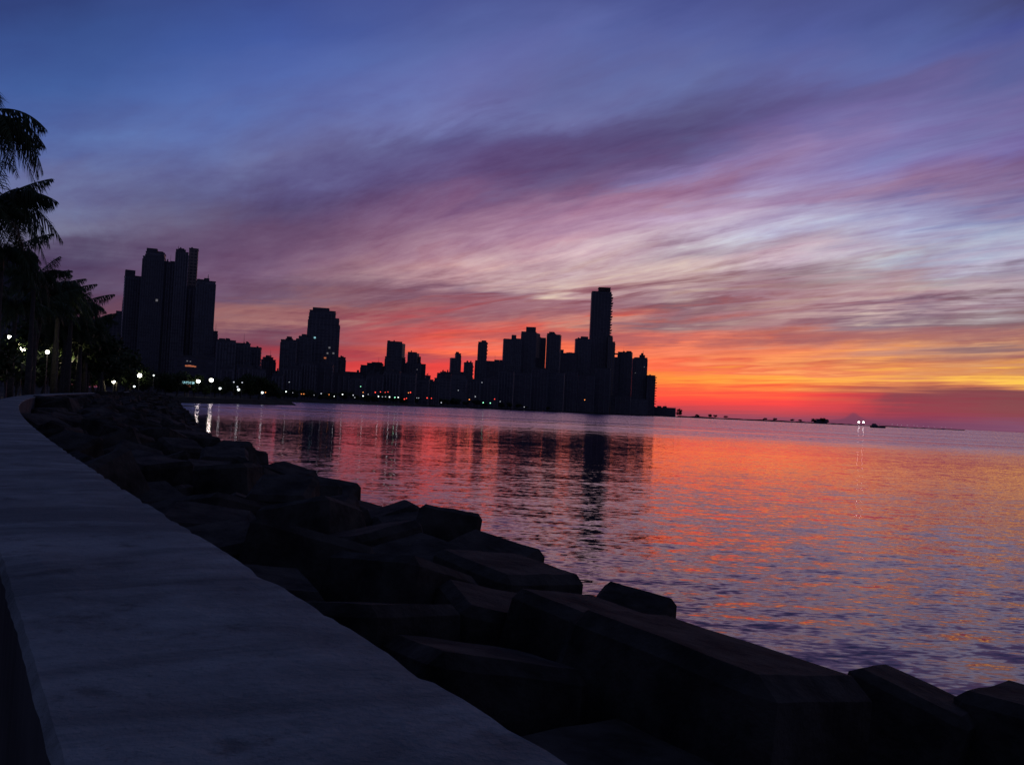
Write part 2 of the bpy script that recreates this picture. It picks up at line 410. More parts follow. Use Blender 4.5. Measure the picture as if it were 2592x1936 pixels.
# far off one looks along the faces of the ripples that lean this way; glassy lanes lie between
lane_d = dist + (patch-0.5)*26.0
lane = ((lane_d-204.0)/9.0); lane = (lane*lane*-1.0)._m('EXPONENT')
lane2 = ((lane_d-262.0)/7.0); lane2 = (lane2*lane2*-1.0)._m('EXPONENT')
lean = (dist + (patch-0.5)*90.0).step(95.0, 190.0)*(1.0-lane*0.85-lane2*0.5)*0.085
sxx = (a1*0.10 + a2*0.10 + a3*0.03)*rip
syy = (b1_*0.27 + b2_*0.22 + b3_*0.08)*rip - lean
nv = nt.nodes.new('ShaderNodeVectorMath'); nv.operation = 'NORMALIZE'
nt.links.new(combine(nt, sxx, syy, 1.0), nv.inputs[0])
nt.nodes.remove(b)
fr = nt.nodes.new('ShaderNodeFresnel'); fr.inputs['IOR'].default_value = 1.38; nt.links.new(nv.outputs[0], fr.inputs['Normal'])
gl = nt.nodes.new('ShaderNodeBsdfGlossy'); gl.inputs['Color'].default_value = (0.97, 0.85, 0.97, 1); gl.inputs['Roughness'].default_value = 0.04
nt.links.new(nv.outputs[0], gl.inputs['Normal'])
df = nt.nodes.new('ShaderNodeBsdfDiffuse'); df.inputs['Color'].default_value = (0.010, 0.011, 0.014, 1)     # murky body of the water
mx = nt.nodes.new('ShaderNodeMixShader')
nt.links.new((X(nt, fr.outputs[0])*1.28 - 0.085).clamp().k, mx.inputs[0])
nt.links.new(df.outputs[0], mx.inputs[1]); nt.links.new(gl.outputs[0], mx.inputs[2])
nt.links.new(mx.outputs[0], nt.nodes['Material Output'].inputs[0])
S = 60000.0
tag(mesh_obj('sea', [(-S,-S,0),(S,-S,0),(S,S,0),(-S,S,0)], [(0,1,2,3)], 'sea_water'), 'calm purple and red sea reflecting the dusk sky', kind='structure')

# ---------------------------------------------------------------- the shore line the wall follows
WALL_TOP = 2.8; PROM = 1.75; DECK = 1.6
def wall_point(s):
    """centre line of the sea wall, s metres along it, with its heading"""
    t0 = math.radians(33.0); p = Vector((math.cos(t0), math.sin(t0)))*0.3725
    s0, R, turn = 3.0, 232.0, math.radians(11.5)
    d = Vector((-math.sin(t0), math.cos(t0)))
    if s <= s0: return p + d*s, t0
    p = p + d*s0; arc = R*turn
    u = min(s-s0, arc)/R
    c = p + Vector((math.cos(t0), math.sin(t0)))*R           # turning towards the bay
    q = c - Vector((math.cos(t0-u), math.sin(t0-u)))*R
    h = t0-u
    if s-s0 > arc: q = q + Vector((-math.sin(h), math.cos(h)))*(s-s0-arc)
    return q, h
def along_wall(s, off):
    """plan point s along the wall and off metres to its sea side"""
    q, h = wall_point(s)
    return q + Vector((math.cos(h), math.sin(h)))*off

# sea wall: one long cast coping with a chipped edge
rng = random.Random(4)
ss = []; s = -4.0
while s < 224:
    ss.append(s)
    s += 0.04 if s < 9 else (0.12 if s < 24 else (0.8 if s < 60 else 3.0))
prof = [(-0.25, PROM-0.3), (-0.255, 2.0), (-0.252, WALL_TOP-0.02), (-0.243, WALL_TOP-0.003), (-0.17, WALL_TOP), (-0.08, WALL_TOP+0.001), (0.02, WALL_TOP+0.001),
        (0.12, WALL_TOP), (0.2, WALL_TOP-0.002), (0.246, WALL_TOP-0.004), (0.256, WALL_TOP-0.022), (0.257, 2.3), (0.257, 1.2)]
verts, faces = [], []
K = len(prof)
for s in ss:
    near = 1.0 if s < 24 else 0.0
    for j, (o, z) in enumerate(prof):
        v3 = Vector((s*2.2, j*0.7, 0.0))
        e = 0.0; dz = 0.0
        if near:
            chip = max(0.0, mnoise.noise(Vector((s*9.0, j*0.15+3.0, 1.0)))-0.12)
            fine = mnoise.noise(Vector((s*17.0, j*0.3, 5.0)))
            if j in (9, 10): e = -chip*0.016 - 0.004*fine; dz = -chip*0.012
            elif j in (2, 3): e = chip*0.006 + 0.003*fine; dz = -chip*0.005
            elif 3 < j < 9:
                dz = 0.006*mnoise.noise(Vector((s*1.1, o*5.0, 2.0))) + 0.0025*mnoise.noise(Vector((s*6.0, o*20.0, 8.0)))
        q = along_wall(s, o+e)
        verts.append((q.x, q.y, z+dz))
for i in range(len(ss)-1):
    for j in range(K-1):
        a = i*K+j
        faces.append((a, a+K, a+K+1, a+1))
faces.append(tuple(range(K))); faces.append(tuple((len(ss)-1)*K+j for j in range(K))[::-1])
wo_ = mesh_obj('sea_wall', verts, faces, 'wall_concrete'); wo_.data.materials.append(MATS['wall_shaded_side'])
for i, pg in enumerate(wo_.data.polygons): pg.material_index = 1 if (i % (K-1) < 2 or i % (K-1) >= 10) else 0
tag(wo_, 'broad pale concrete sea wall curving along the promenade in the foreground', 'wall')

# promenade behind the wall and the town's ground, one sheet
def offset_line(off, s_list): return [along_wall(s, off) for s in s_list]
S_L = [-30, -12, -4, 0, 4, 8, 12, 18, 24, 30, 36, 41, 60, 90, 120, 160, 200, 224]
inner = offset_line(-0.2, S_L)
outer = [Vector((p.x-16, p.y-4)) for p in inner]
v = [(p.x, p.y, PROM) for p in inner] + [(p.x, p.y, PROM+0.02) for p in outer]
k = len(inner)
tag(mesh_obj('promenade', v, [(i, i+1, k+i+1, k+i) for i in range(k-1)], 'paving'), 'dark paved promenade behind the sea wall', kind='structure')

SHORE = [(-92.5, 228), (-93, 240), (-90, 262), (-87, 300), (-84, 330), (-90, 344), (-112, 360), (-150, 400), (-150, 460), (-133, 505), (-120, 560), (-110, 610),
         (-101, 700), (-86, 860), (-48, 1065), (10, 1280), (72, 1480), (150, 1620), (228, 1735), (300, 1790), (352, 1812), (366, 1835), (340, 1900), (200, 2200),
         (-100, 2900), (-1200, 4200), (-3000, 4600), (-3500, 4800), (-4000, 5000), (-4500, 5200), (-5000, 5400)]
land = [along_wall(s, -3.0) for s in (-30, -4, 12, 24, 41, 90, 150, 222)] + [Vector(p) for p in SHORE]
bm = bmesh.new()
n = len(land)
for pa, pb in zip(land[:-6], land[1:-5]):
    bm.faces.new([bm.verts.new(q) for q in ((pa.x, pa.y, DECK), (pb.x, pb.y, DECK), (-6000, pb.y, DECK), (-6000, pa.y, DECK))])
# sloping stone edge down into the water
cen = None
for i in range(8, n-6):
    pa, pb = land[i], land[i+1]
    d = (pb-pa).normalized(); nr = Vector((d.y, -d.x))
    q = [(pa.x, pa.y, DECK), (pb.x, pb.y, DECK), (pb.x+nr.x*4, pb.y+nr.y*4, -0.8), (pa.x+nr.x*4, pa.y+nr.y*4, -0.8)]
    bm.faces.new([bm.verts.new(c) for c in q])
me = bpy.data.meshes.new('town_ground'); bm.to_mesh(me); bm.free(); me.materials.append(MATS['land'])
o = bpy.data.objects.new('town_ground', me); COL.objects.link(o)
tag(o, 'dark low ground along the shore under the town', kind='structure')

# rubble bed that carries the armour blocks
S_B = [-8 + 1.5*i for i in range(30)] + [40 + 6*i for i in range(31)]
rows = [(0.2, 1.5), (1.2, 1.1), (2.6, 0.7), (4.2, 0.25), (6.0, -0.35), (9.0, -1.6)]
v, fcs = [], []
for s in S_B:
    for off, z in rows:
        p = along_wall(s, off); v.append((p.x, p.y, z + 0.12*mnoise.noise(Vector((s, off, 0)))))
k = len(rows)
for i in range(len(S_B)-1):
    for j in range(k-1): fcs.append((i*k+j, (i+1)*k+j, (i+1)*k+j+1, i*k+j+1))
tag(mesh_obj('rubble_slope', v, fcs, 'rubble'), 'dark rubble slope below the sea wall', kind='structure')

# ---------------------------------------------------------------- concrete armour blocks
def block_mesh(seed, size=1.0):
    r = random.Random(seed)
    bm = bmesh.new()
    bmesh.ops.create_cube(bm, size=size)
    for vt in bm.verts:
        sc = 0.93 if vt.co.z > 0 else 1.03
        vt.co.x *= sc; vt.co.y *= sc
        vt.co += Vector((r.uniform(-.03, .03), r.uniform(-.03, .03), r.uniform(-.03, .03)))*size
    # chamfered corners
    bmesh.ops.bevel(bm, geom=bm.edges[:], offset=0.075*size, segments=1, affect='EDGES', profile=0.5)
    bmesh.ops.triangulate(bm, faces=[f_ for f_ in bm.faces if len(f_.verts) > 4])
    bmesh.ops.subdivide_edges(bm, edges=[e for e in bm.edges if e.calc_length() > 0.3*size], cuts=3, use_grid_fill=True)
    for vt in bm.verts:
        vt.co += vt.co.normalized()*size*(0.014*mnoise.noise(vt.co*3.0/size + Vector((seed, 0, 0))) + 0.012*mnoise.noise(vt.co*8.0/size + Vector((0, seed, 0))))
    me = bpy.data.meshes.new('concrete_block'); bm.to_mesh(me); bm.free()
    me.materials.append(MATS['block_concrete'])
    return me
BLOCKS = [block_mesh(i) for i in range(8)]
rng = random.Random(11)
BG = 'concrete armour blocks piled below the sea wall'
BL = 'dark grey concrete cube lying in the armour pile between sea wall and water'
def put_block(s, off, ztop, size, yaw, tilt=(0, 0), label=None, mesh=None, sz=(1, 1, 1)):
    p = along_wall(s, off)
    o = bpy.data.objects.new('concrete_block', mesh or BLOCKS[rng.randrange(8)]); COL.objects.link(o)
    o.rotation_euler = (tilt[0], tilt[1], wall_point(s)[1] + yaw)
    o.scale = (size*sz[0], size*sz[1], size*sz[2])
    o.location = (p.x, p.y, ztop - size*sz[2]*0.5)
    row = 'against the foot of the sea wall' if off < 1.6 else ("at the water's edge" if off > 5.4 else 'in the middle of the armour pile')
    reach = 'beside the near straight wall' if s < 14 else ('where the wall begins to bend' if s < 34 else 'along the far bend')
    tag(o, label or 'dark concrete block %s, %s' % (row, reach), 'block', BG if label else 'concrete blocks %s, %s' % (row, reach))
    return o
R = math.radians
# those in front, placed one by one: along wall, off its centre, height of the top, size, turn, tilt
hand = [
 (3.6, 3.28, 1.93, 1.25, R(2), (R(2), R(11)), 'largest dark concrete block, its chamfered top standing against the water at lower right', (0.8, 1.4, 1.0)),
 (2.95, 2.3, 1.6, 1.15, R(3), (R(2), R(5)), 'concrete block before the largest one, its flat paler top near the bottom edge', (0.95, 1.3, 0.9)),
 (1.3, 1.8, 1.66, 1.0, R(18), (R(8), R(-4)), 'low rounded concrete block at the bottom edge, below the two blocks at lower right', (1, 1, .9)),
 (3.5, 5.2, 1.45, 0.8, R(20), (R(14), R(10)), 'small pointed concrete block between the largest block and the right corner block', (1, 1, 1)),
 (2.85, 5.75, 1.46, 0.95, R(8), (R(2), R(5)), 'concrete block cut by the right edge of the photo, at the waterside', (1, 1, 1)),
 (1.9, 5.5, 1.42, 0.95, R(-12), (R(5), R(5)), None, (1, 1, 1)),
 (2.2, 4.0, 1.35, 1.0, R(10), (R(6), R(8)), None, (1, 1, 1)),
 (4.75, 3.4, 1.86, 0.95, R(12), (R(6), R(10)), None, (1, 1, 1)),
 (5.75, 4.6, 1.62, 0.78, R(28), (R(10), R(-16)), 'small wedge-topped concrete block beside the notch where water shows through', (.9, .9, 1)),
 (4.25, 2.2, 1.8, 1.0, R(-10), (R(-8), R(12)), None, (1, 1, 1)),
 (5.5, 3.1, 1.78, 0.95, R(-14), (R(5), R(12)), None, (1, 1, 1)),
 (5.3, 2.0, 1.86, 0.95, R(22), (R(-7), R(10)), None, (1, 1, 1)),
 (6.75, 3.95, 1.78, 1.0, R(6), (R(3), R(7)), 'flat-topped concrete block with a sharp corner left of the notch of water', (1.05, 1.25, .95)),
 (6.4, 2.7, 1.90, 1.0, R(24), (R(-5), R(18)), 'concrete block near the sea wall with one brownish corner face', (1, 1, 1)),
 (6.5, 1.6, 1.86, .9, R(-6), (R(5), R(8)), None, (1, 1, 1)),
 (7.55, 2.3, 1.98, 1.05, R(-22), (R(-14), R(14)), 'steeply tilted concrete block with a wide sloping face beside the wall', (1.1, 1, 1)),
 (7.6, 3.5, 1.78, 0.95, R(16), (R(8), R(-8)), None, (1, 1, 1)),
 (7.9, 4.4, 1.74, 0.95, R(30), (R(12), R(-8)), None, (1, 1, 1)),
 (9.35, 4.65, 1.84, 0.9, R(-28), (R(-24), R(10)), 'concrete block propped on edge, its square end poking above the pile against the water', (.9, 1.2, 1)),
 (8.7, 3.5, 1.82, 1.0, R(14), (R(-10), R(-6)), None, (1, 1, 1)),
 (8.6, 1.9, 1.86, 0.95, R(10), (R(6), R(-5)), None, (1, 1, 1)),
 (9.8, 3.2, 1.95, 1.0, R(35), (R(-16), R(18)), 'tilted concrete block with a pale upper slab behind the propped one', (1, 1, 1)),
 (9.7, 1.9, 1.9, 1.0, R(-20), (R(8), R(8)), None, (1, 1, 1)),
 (10.3, 4.7, 1.7, 0.95, R(-10), (R(8), R(-6)), None, (1, 1, 1)),
 (10.8, 2.4, 1.92, 1.0, R(12), (R(-8), R(12)), None, (1, 1, 1)),
 (10.9, 3.7, 1.84, 1.0, R(-30), (R(10), R(-10)), None, (1, 1, 1)),
 (10.9, 4.95, 1.6, 0.95, R(20), (R(-6), R(10)), None, (1, 1, 1)),
]
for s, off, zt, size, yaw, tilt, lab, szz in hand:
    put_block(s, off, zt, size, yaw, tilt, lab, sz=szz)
count = len(hand)
s = 11.7
far_v, far_f = [], []
def add_far(bm_v, bm_f, s, off, zt, size):
    p = along_wall(s, off); h = wall_point(s)[1] + rng.uniform(-.8, .8)
    M = Matrix.Translation((p.x, p.y, zt-size*0.5)) @ Matrix.Rotation(h, 4, 'Z') @ Matrix.Rotation(rng.uniform(-.35, .35), 4, 'X') @ Matrix.Rotation(rng.uniform(-.35, .35), 4, 'Y')
    n = len(bm_v); e = size*0.5
    for q in ((-e,-e,-e),(e,-e,-e),(e,e,-e),(-e,e,-e),(-e*.86,-e*.86,e),(e*.86,-e*.86,e),(e*.86,e*.86,e),(-e*.86,e*.86,e)):
        bm_v.append(tuple(M @ Vector(q)))
    bm_f += [tuple(n+i for i in q) for q in ((0,3,2,1),(4,5,6,7),(0,1,5,4),(1,2,6,5),(2,3,7,6),(3,0,4,7))]
while s < 226:
    g = min(1.0, max(0.0, (s-14.0)/14.0))
    for off, z in ((0.9, 1.95+.6*g), (2.0, 1.9+.4*g), (3.1, 1.85+.2*g), (4.2, 1.75+.1*g), (5.3, 1.5), (6.4, 0.75)):
        so = s + rng.uniform(-.35, .35); oo = off + rng.uniform(-.3, .3)
        zt = z + rng.uniform(-.28, .28); size = rng.uniform(.85, 1.12)
        if count < 278:
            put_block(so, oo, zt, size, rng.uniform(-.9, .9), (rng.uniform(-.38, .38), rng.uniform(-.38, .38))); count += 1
        else:
            add_far(far_v, far_f, so, oo, zt, size)
    s += 1.06
# waterside and wall-foot rows of the near stretch
for i in range(9):
    add = put_block(4.6+1.25*i+rng.uniform(-.2, .2), 5.9+rng.uniform(-.2, .3), 0.75+rng.uniform(-.25, .25), rng.uniform(1.0, 1.4), rng.uniform(-.9, .9), (rng.uniform(-.4, .4), rng.uniform(-.4, .4)))
    put_block(2.6+1.2*i+rng.uniform(-.2, .2), 0.85, 1.55+rng.uniform(-.2, .12), rng.uniform(.8, 1.05), rng.uniform(-.9, .9), (rng.uniform(-.3, .3), rng.uniform(-.3, .3)))
for i in range(5):
    put_block(-2.0+1.3*i, 6.0+rng.uniform(-.2, .3), 0.5+rng.uniform(-.25, .2), rng.uniform(1.0, 1.3), rng.uniform(-.9, .9), (rng.uniform(-.4, .4), rng.uniform(-.4, .4)))
tag(mesh_obj('far_armour_blocks', far_v, far_f, 'block_concrete'), 'dark armour blocks along the far bend of the shore', 'blocks', kind='stuff')

# ---------------------------------------------------------------- towers of the town
def hash_(t): return sum(ord(ch)*(i+3) for i, ch in enumerate(t))
def building(label, D, tiers, mat='tower_grey', depth=None, roof=(), mast=(), side=None, balconies=None, lit=(), piers=0, cat='tower', name='tower', pod=None):
    """tiers: (x left, x right, y top) of each upright block as seen in the photo, standing D metres off.
    roof: small blocks on top; mast: (x, y tip); side: (x right, y top) of a slanting mirror-glass side wall."""
    ref = at(0.5*(tiers[0][0]+tiers[0][1]), tiers[0][2], D)
    azr = math.atan2(ref.x, D); root = empty(name, (ref.x, D, DECK), -azr + math.radians((hash_(label) % 13)-6)); tag(root, label, cat)
    root.scale = (math.cos(azr), 1, 1)
    w0 = at(tiers[0][1], tiers[0][2], D).x - at(tiers[0][0], tiers[0][2], D).x
    dep = depth or max(12.0, min(30.0, w0*0.9))
    out = []
    for i, (xl, xr, yt) in enumerate(tiers):
        a, c2 = at(xl, yt, D), at(xr, yt, D)
        x0, x1, h = a.x-ref.x, c2.x-ref.x, 0.5*(a.z+c2.z)-DECK
        o = MB().box(x0, x1, 0.4*i, dep-0.5*i, -0.5, h).build('wall' if i == 0 else 'upper_wall', mat, root)
        out.append((x0, x1, h, 0.4*i))
        # parapet round the roof
        e = 0.25
        pb = MB()
        pb.box(x0-e, x1+e, 0.4*i-e, 0.4*i+0.3, h, h+1.0); pb.box(x0-e, x1+e, dep-0.5*i-0.3, dep-0.5*i+e, h, h+1.0)
        pb.box(x0-e, x0+0.3, 0.4*i+0.3, dep-0.5*i-0.3, h, h+1.0); pb.box(x1-0.3, x1+e, 0.4*i+0.3, dep-0.5*i-0.3, h, h+1.0)
        pb.build('parapet', 'roof_gear', o)
        if piers:
            m = MB(); nn = max(2, int(piers*(x1-x0)/w0+0.5))
            for j in range(nn+1):
                xx = x0 + (x1-x0)*j/nn
                m.box(xx-0.55, xx+0.55, 0.4*i-0.9, 0.4*i-0.02, -0.5, h-2.0)
            tag(m.build('facade_piers', 'tower_pale' if mat != 'tower_pale' else 'tower_grey', o), kind='stuff')
    for (xl, xr, yt, yb) in roof:
        a, c2, e = at(xl, yt, D), at(xr, yt, D), at(xl, yb, D)
        MB().box(a.x-ref.x, c2.x-ref.x, dep*0.25, dep*0.7, e.z-DECK-1.0, 0.5*(a.z+c2.z)-DECK).build('roof_house', 'roof_gear', root)
    rr_ = random.Random(hash_(label))
    (bx0, bx1, bh, by0) = max(out, key=lambda q: q[2])
    if not any(yt < min(t[2] for t in tiers)-9 for (_, _, yt, _) in roof):
        for k in range(rr_.randint(1, 3)):
            wd = (bx1-bx0)*rr_.uniform(.08, .2); xx = rr_.uniform(bx0+wd, bx1-wd)
            MB().box(xx-wd/2, xx+wd/2, dep*.2+k*3, dep*.2+k*3+2.6, bh, bh+rr_.uniform(1.6, 4.0)).build('roof_plant', 'roof_gear', root)
        if rr_.random() < .45:
            xx = rr_.uniform(bx0+2, bx1-2); hh_ = rr_.uniform(5, 11)
            MB().tube([(xx, dep*.5, bh-.5), (xx, dep*.5, bh+hh_)], [.22, .1], 5).build('antenna', 'pole', root)
    for (x, yt, yb) in mast:
        a, c2 = at(x, yt, D), at(x, yb, D)
        xx = c2.x-ref.x
        MB().tube([(xx, dep*0.45, c2.z-DECK-2), (xx, dep*0.45, (c2.z+a.z)/2-DECK), (xx, dep*0.45, a.z-DECK)], [0.55, 0.35, 0.12], 6).build('mast', 'pole', root)
    if side:                       # wall of mirror glass turned towards the glow
        (xl, xr, yt, yb) = side
        a, c2, e = at(xl, yt, D), at(xr, yt, D), at(xl, yb, D)
        x0, x1 = a.x-ref.x+0.02, c2.x-ref.x
        L = (x1-x0)*2.6
        MB().prism([(x0, 0.05), (x1, L), (x0, L)], max(-0.5, e.z-DECK), 0.5*(a.z+c2.z)-DECK).build('glass_side', 'mirror_glass', root)
    if balconies:                  # slabs sticking out along one edge
        xe, y0, y1, reach = balconies
        a, c2 = at(xe, y0, D), at(xe, y1, D)
        m = MB(); z = c2.z-DECK; k = 0
        while z < a.z-DECK-1:
            rr = reach*(0.55+0.45*((k*7) % 5)/4.0)
            m.box(a.x-ref.x-0.5, a.x-ref.x+rr, 1.0, dep*0.7, z, z+1.3); z += 5.2; k += 1
        tag(m.build('balconies', 'roof_gear', root), kind='stuff')
    for (x, y, col, w, h) in lit:
        p = at(x, y, D)
        t = [q for q in out if q[0]-0.5 <= p.x-ref.x <= q[1]+0.5 and p.z-DECK < q[2]]
        yf = min([q[3] for q in t]) if t else 0.0
        MB().box(p.x-ref.x-w/2, p.x-ref.x+w/2, yf-(1.0 if piers else 0.12), yf+0.05, p.z-DECK-h/2, p.z-DECK+h/2).build('lit_window', col, root)
    return root

W, OR = 'window_lit', 'window_orange'
# far left, behind the palms
building('navy apartment slab cut by the left edge behind the tall palms', 420, [(-160, 33, 637), (33, 52, 643)], 'tower_grey', 26, piers=9)
building('navy slab block just right of the slab at the left edge, half hidden by palms', 470, [(55, 96, 652), (96, 168, 790)], 'tower_grey', 24, piers=5)
# left cluster
building('stepped tower with a thin needle spire, left of the tall cluster', 960, [(268, 319, 806), (287, 319, 800)], 'tower_grey', roof=[(294, 319, 786, 806)], mast=[(309, 754, 788)], piers=5)
building('slim tower with a square roof box, first of the tall left cluster', 905, [(318, 358, 700)], 'tower_grey', roof=[(319, 344, 683, 702)], piers=6)
building('tall ribbed tower with a rounded crown in the left cluster', 870, [(362, 416, 652), (369, 416, 640)], 'tower_pale', roof=[(370, 397, 627, 650), (392, 412, 634, 650)], piers=9, lit=[(397, 760, W, 2.0, 2.2)])
building('lower connecting block between the two tallest towers of the left cluster', 878, [(417.5, 445, 665)], 'tower_dark', roof=[(432, 447, 660, 668)], piers=4)
building('tall tower with a thin mast beside the brownish slab of the left cluster', 860, [(446, 477, 640), (446, 470, 634)], 'tower_grey', roof=[(453, 467, 628, 640)], mast=[(451, 621, 636)], piers=5)
building('flat-topped brownish slab tower, right of the mast tower in the left cluster', 900, [(479, 502, 631)], 'tower_tan', 14, piers=0)
building('dark lower tower joining the brownish slab and the pale ribbed tower', 880, [(470, 500, 728)], 'tower_dark', 18, piers=3, lit=[])
building('pale ribbed tower with a roof box and antenna, right end of left cluster', 840, [(499, 546, 713), (500, 518, 710)], 'tower_pale', roof=[(518, 531, 703, 715)], mast=[(528, 692, 704)], piers=7)
building('narrow block peeping out right of the pale ribbed tower', 900, [(535, 551, 840)], 'tower_dark', 16, piers=2)
building('low podium with a row of orange lit windows under the left towers', 700, [(440, 545, 905)], 'tower_dark', 20, cat='building', name='podium_building',
         lit=[(472, 926, OR, 2.2, 1.2), (480, 926, OR, 2.6, 1.4), (488, 927, OR, 2.4, 1.2), (474, 914, W, 1.2, .9), (482, 915, W, 1.0, .8), (494, 928, OR, 1.6, 1.0)])
building('broad mid-rise block with a roof hump, right of the left cluster', 800, [(550, 597, 863), (571, 597, 865)], 'tower_grey', roof=[(556, 571, 856, 865)], piers=6)
building('flat-roofed mid-rise block in the middle of the row after left cluster', 830, [(596, 634, 871)], 'tower_grey', piers=5)
building('lower end block of the mid-rise row, with a square right corner', 860, [(630, 660, 881)], 'tower_grey', piers=4)
building('small tower with a stepped pyramid roof standing between two gaps of red sky', 980, [(663, 698, 912), (668, 692, 906)], 'tower_dark', roof=[(675, 685, 899, 910)], piers=3)
building('low dark block left of the twin-tower group under the big dome-shouldered tower', 1000, [(698, 722, 941)], 'tower_dark', cat='building', name='low_building')
# around the big shouldered tower
building('apartment tower with a hump on its roof, left of the big shouldered tower', 880, [(711, 751, 862)], 'tower_grey', roof=[(722, 740, 856, 866), (725, 737, 851, 866)], piers=4)
building('apartment tower with a pointed roof leaning up to the big shouldered tower', 900, [(751, 790, 860), (758, 790, 853)], 'tower_grey', roof=[(765, 777, 845, 858)], piers=4)
building('big broad tower with stepped shoulders, tallest between left cluster and centre', 940, [(781, 860, 823), (781, 858, 806), (784, 849, 788)], 'tower_grey', 34,
         roof=[(786, 848, 784, 795), (791, 833, 777, 790), (834, 847, 785, 795)], piers=8,
         lit=[(834, 880, W, 2.0, 1.8), (829, 894, W, 1.8, 1.6), (844, 894, W, 2.0, 1.6), (823, 906, OR, 2.4, 1.6), (797, 855, 'sign_glow', 2.0, 1.8)])
building('square block at the foot of the big shouldered tower on its right', 960, [(852, 875, 906)], 'tower_dark', piers=2)
building('long low roofline left of the first pair of glass-sided towers', 1050, [(872, 914, 943)], 'tower_dark', 18, roof=[(879, 886, 940, 945)], cat='building', name='low_building')
building('stepped low block directly left of the first glass-sided tower', 1080, [(913, 978, 927), (929, 968, 921)], 'tower_dark', 24, roof=[(940, 966, 916, 924)], piers=4)
building('flat tower with a notched roof and an ochre glass right side', 1040, [(981, 1018, 866)], 'tower_grey', 20, roof=[(981, 988, 861, 868), (998, 1018, 864, 868)], side=(1018, 1027, 869, 905), piers=3)
building('shoulder block under the ochre-sided tower', 1070, [(975, 1026, 905)], 'tower_dark', 22, piers=3, lit=[(1056, 935, W, 1, 1)])
building('shorter flat tower with an ochre glass strip, right of notched-roof tower', 1100, [(1033, 1055, 893), (1029, 1066, 919)], 'tower_grey', 20, side=(1055, 1062, 894, 922), roof=[(1060, 1066, 902, 920)], piers=3)
building('wide dark block at the foot of the shorter ochre-strip tower', 1130, [(1022, 1077, 922)], 'tower_dark', 22, piers=3, lit=[(1057, 934, W, 1.6, 1.4)])
building('small stub tower in the red gap left of the central group', 1160, [(1078, 1090, 952), (1078, 1097, 962)], 'tower_dark', 14)
building('low step-roofed block on the left foot of the central group', 1200, [(1107, 1142, 946), (1115, 1142, 943)], 'tower_dark', 22, roof=[(1124, 1129, 939, 946)], piers=3)
building('two-step slim tower with a narrow top rising from the low central blocks', 1230, [(1142, 1167, 908), (1155, 1167, 896)], 'tower_grey', 18, roof=[(1156, 1161, 890, 898)], piers=3)
building('low link block between the two slim central towers', 1260, [(1160, 1180, 943)], 'tower_dark', 16)
building('short slim tower with ragged balconies on its right edge', 1240, [(1176, 1197, 919)], 'tower_grey', 16, roof=[(1180, 1194, 916, 921)], balconies=(1197, 922, 985, 2.2), piers=2)
building('lone slender tower with a wider cap, left of the big central group', 1300, [(1211, 1233, 867)], 'tower_grey', 18, roof=[(1219, 1231, 861, 870)], balconies=(1233, 868, 905, 1.5), piers=3)
building('broad low block with a roof hump between lone slender tower and central group', 1360, [(1203, 1276, 915)], 'tower_dark', 26, roof=[(1252, 1265, 910, 917)], piers=6)
# the point
building('square tower with a small roof box at the left of the point group', 1420, [(1276, 1298, 859), (1297, 1320, 858)], 'tower_grey', 24, roof=[(1297, 1308, 847, 860)], piers=5)
building('stepped tower with a raised top block and an ochre glass right side', 1450, [(1320, 1358, 841)], 'tower_grey', 22, roof=[(1332, 1357, 827, 843)], side=(1358, 1368, 843, 905), piers=4, lit=[(1356, 966, W, 1.5, 1.3)])
building('narrow recessed tower between the ochre-sided and the peaked tower', 1520, [(1356, 1382, 856)], 'tower_dark', 16, piers=2)
building('tower with a slanting peaked crown right of the ochre-sided stepped tower', 1480, [(1385, 1418, 848), (1385, 1405, 845)], 'tower_grey', 24, roof=[(1389, 1402, 839, 850)], piers=4, lit=[(1410, 992, W, 1.6, 1.4)])
building('low stepped block in the dip before the tallest tower', 1540, [(1404, 1427, 886), (1412, 1438, 896)], 'tower_dark', 20, roof=[(1428, 1437, 893, 898)])
building('low block filling the dip left of the square-shouldered tower', 1580, [(1434, 1460, 894)], 'tower_dark', 20)
building('square-shouldered tower with a roof box, left neighbour of the tallest tower', 1600, [(1458, 1496, 859)], 'tower_grey', 26, roof=[(1472, 1490, 851, 862)], piers=5, lit=[(1477, 986, W, 1.6, 1.4)])
tall = building('tallest tower of the skyline, with an open frame on its roof', 1660, [(1499, 1548, 739), (1497, 1550, 850)], 'tower_dark', 34, piers=6,
         balconies=(1548, 741, 850, 4.6))
r0 = tall.location
m = MB()                              # open roof frame
for (xl, xr, yt, yb) in ((1516, 1547, 726, 727.5), (1516, 1547, 732, 733.5)):
    a, c2, e = at(xl, yt, 1660), at(xr, yt, 1660), at(xl, yb, 1660)
    m.box(a.x-r0.x, c2.x-r0.x, 4, 28, e.z-DECK, a.z-DECK)
for xl in (1518, 1525, 1532, 1539, 1545):
    a, e = at(xl, 727, 1660), at(xl, 741, 1660)
    m.box(a.x-r0.x-0.5, a.x-r0.x+0.7, 5, 6, e.z-DECK, a.z-DECK-.1); m.box(a.x-r0.x-0.5, a.x-r0.x+0.7, 26, 27, e.z-DECK, a.z-DECK-.1)
m.build('roof_frame', 'roof_gear', tall)
a, c2, e = at(1516, 734, 1660), at(1534, 734, 1660), at(1516, 742, 1660)
MB().box(a.x-r0.x, c2.x-r0.x, 8, 24, e.z-DECK, a.z-DECK).build('roof_house', 'roof_gear', tall)
building('narrow block clinging to the right foot of the tallest tower', 1640, [(1541, 1557, 866), (1541, 1551, 852)], 'tower_tan', 16, balconies=(1557, 866, 900, 1.4), piers=1)
building('low dark block right of the tallest tower, under a jutting roof beam', 1680, [(1550, 1568, 905)], 'tower_dark', 18, roof=[(1553, 1566, 893.5, 895)])
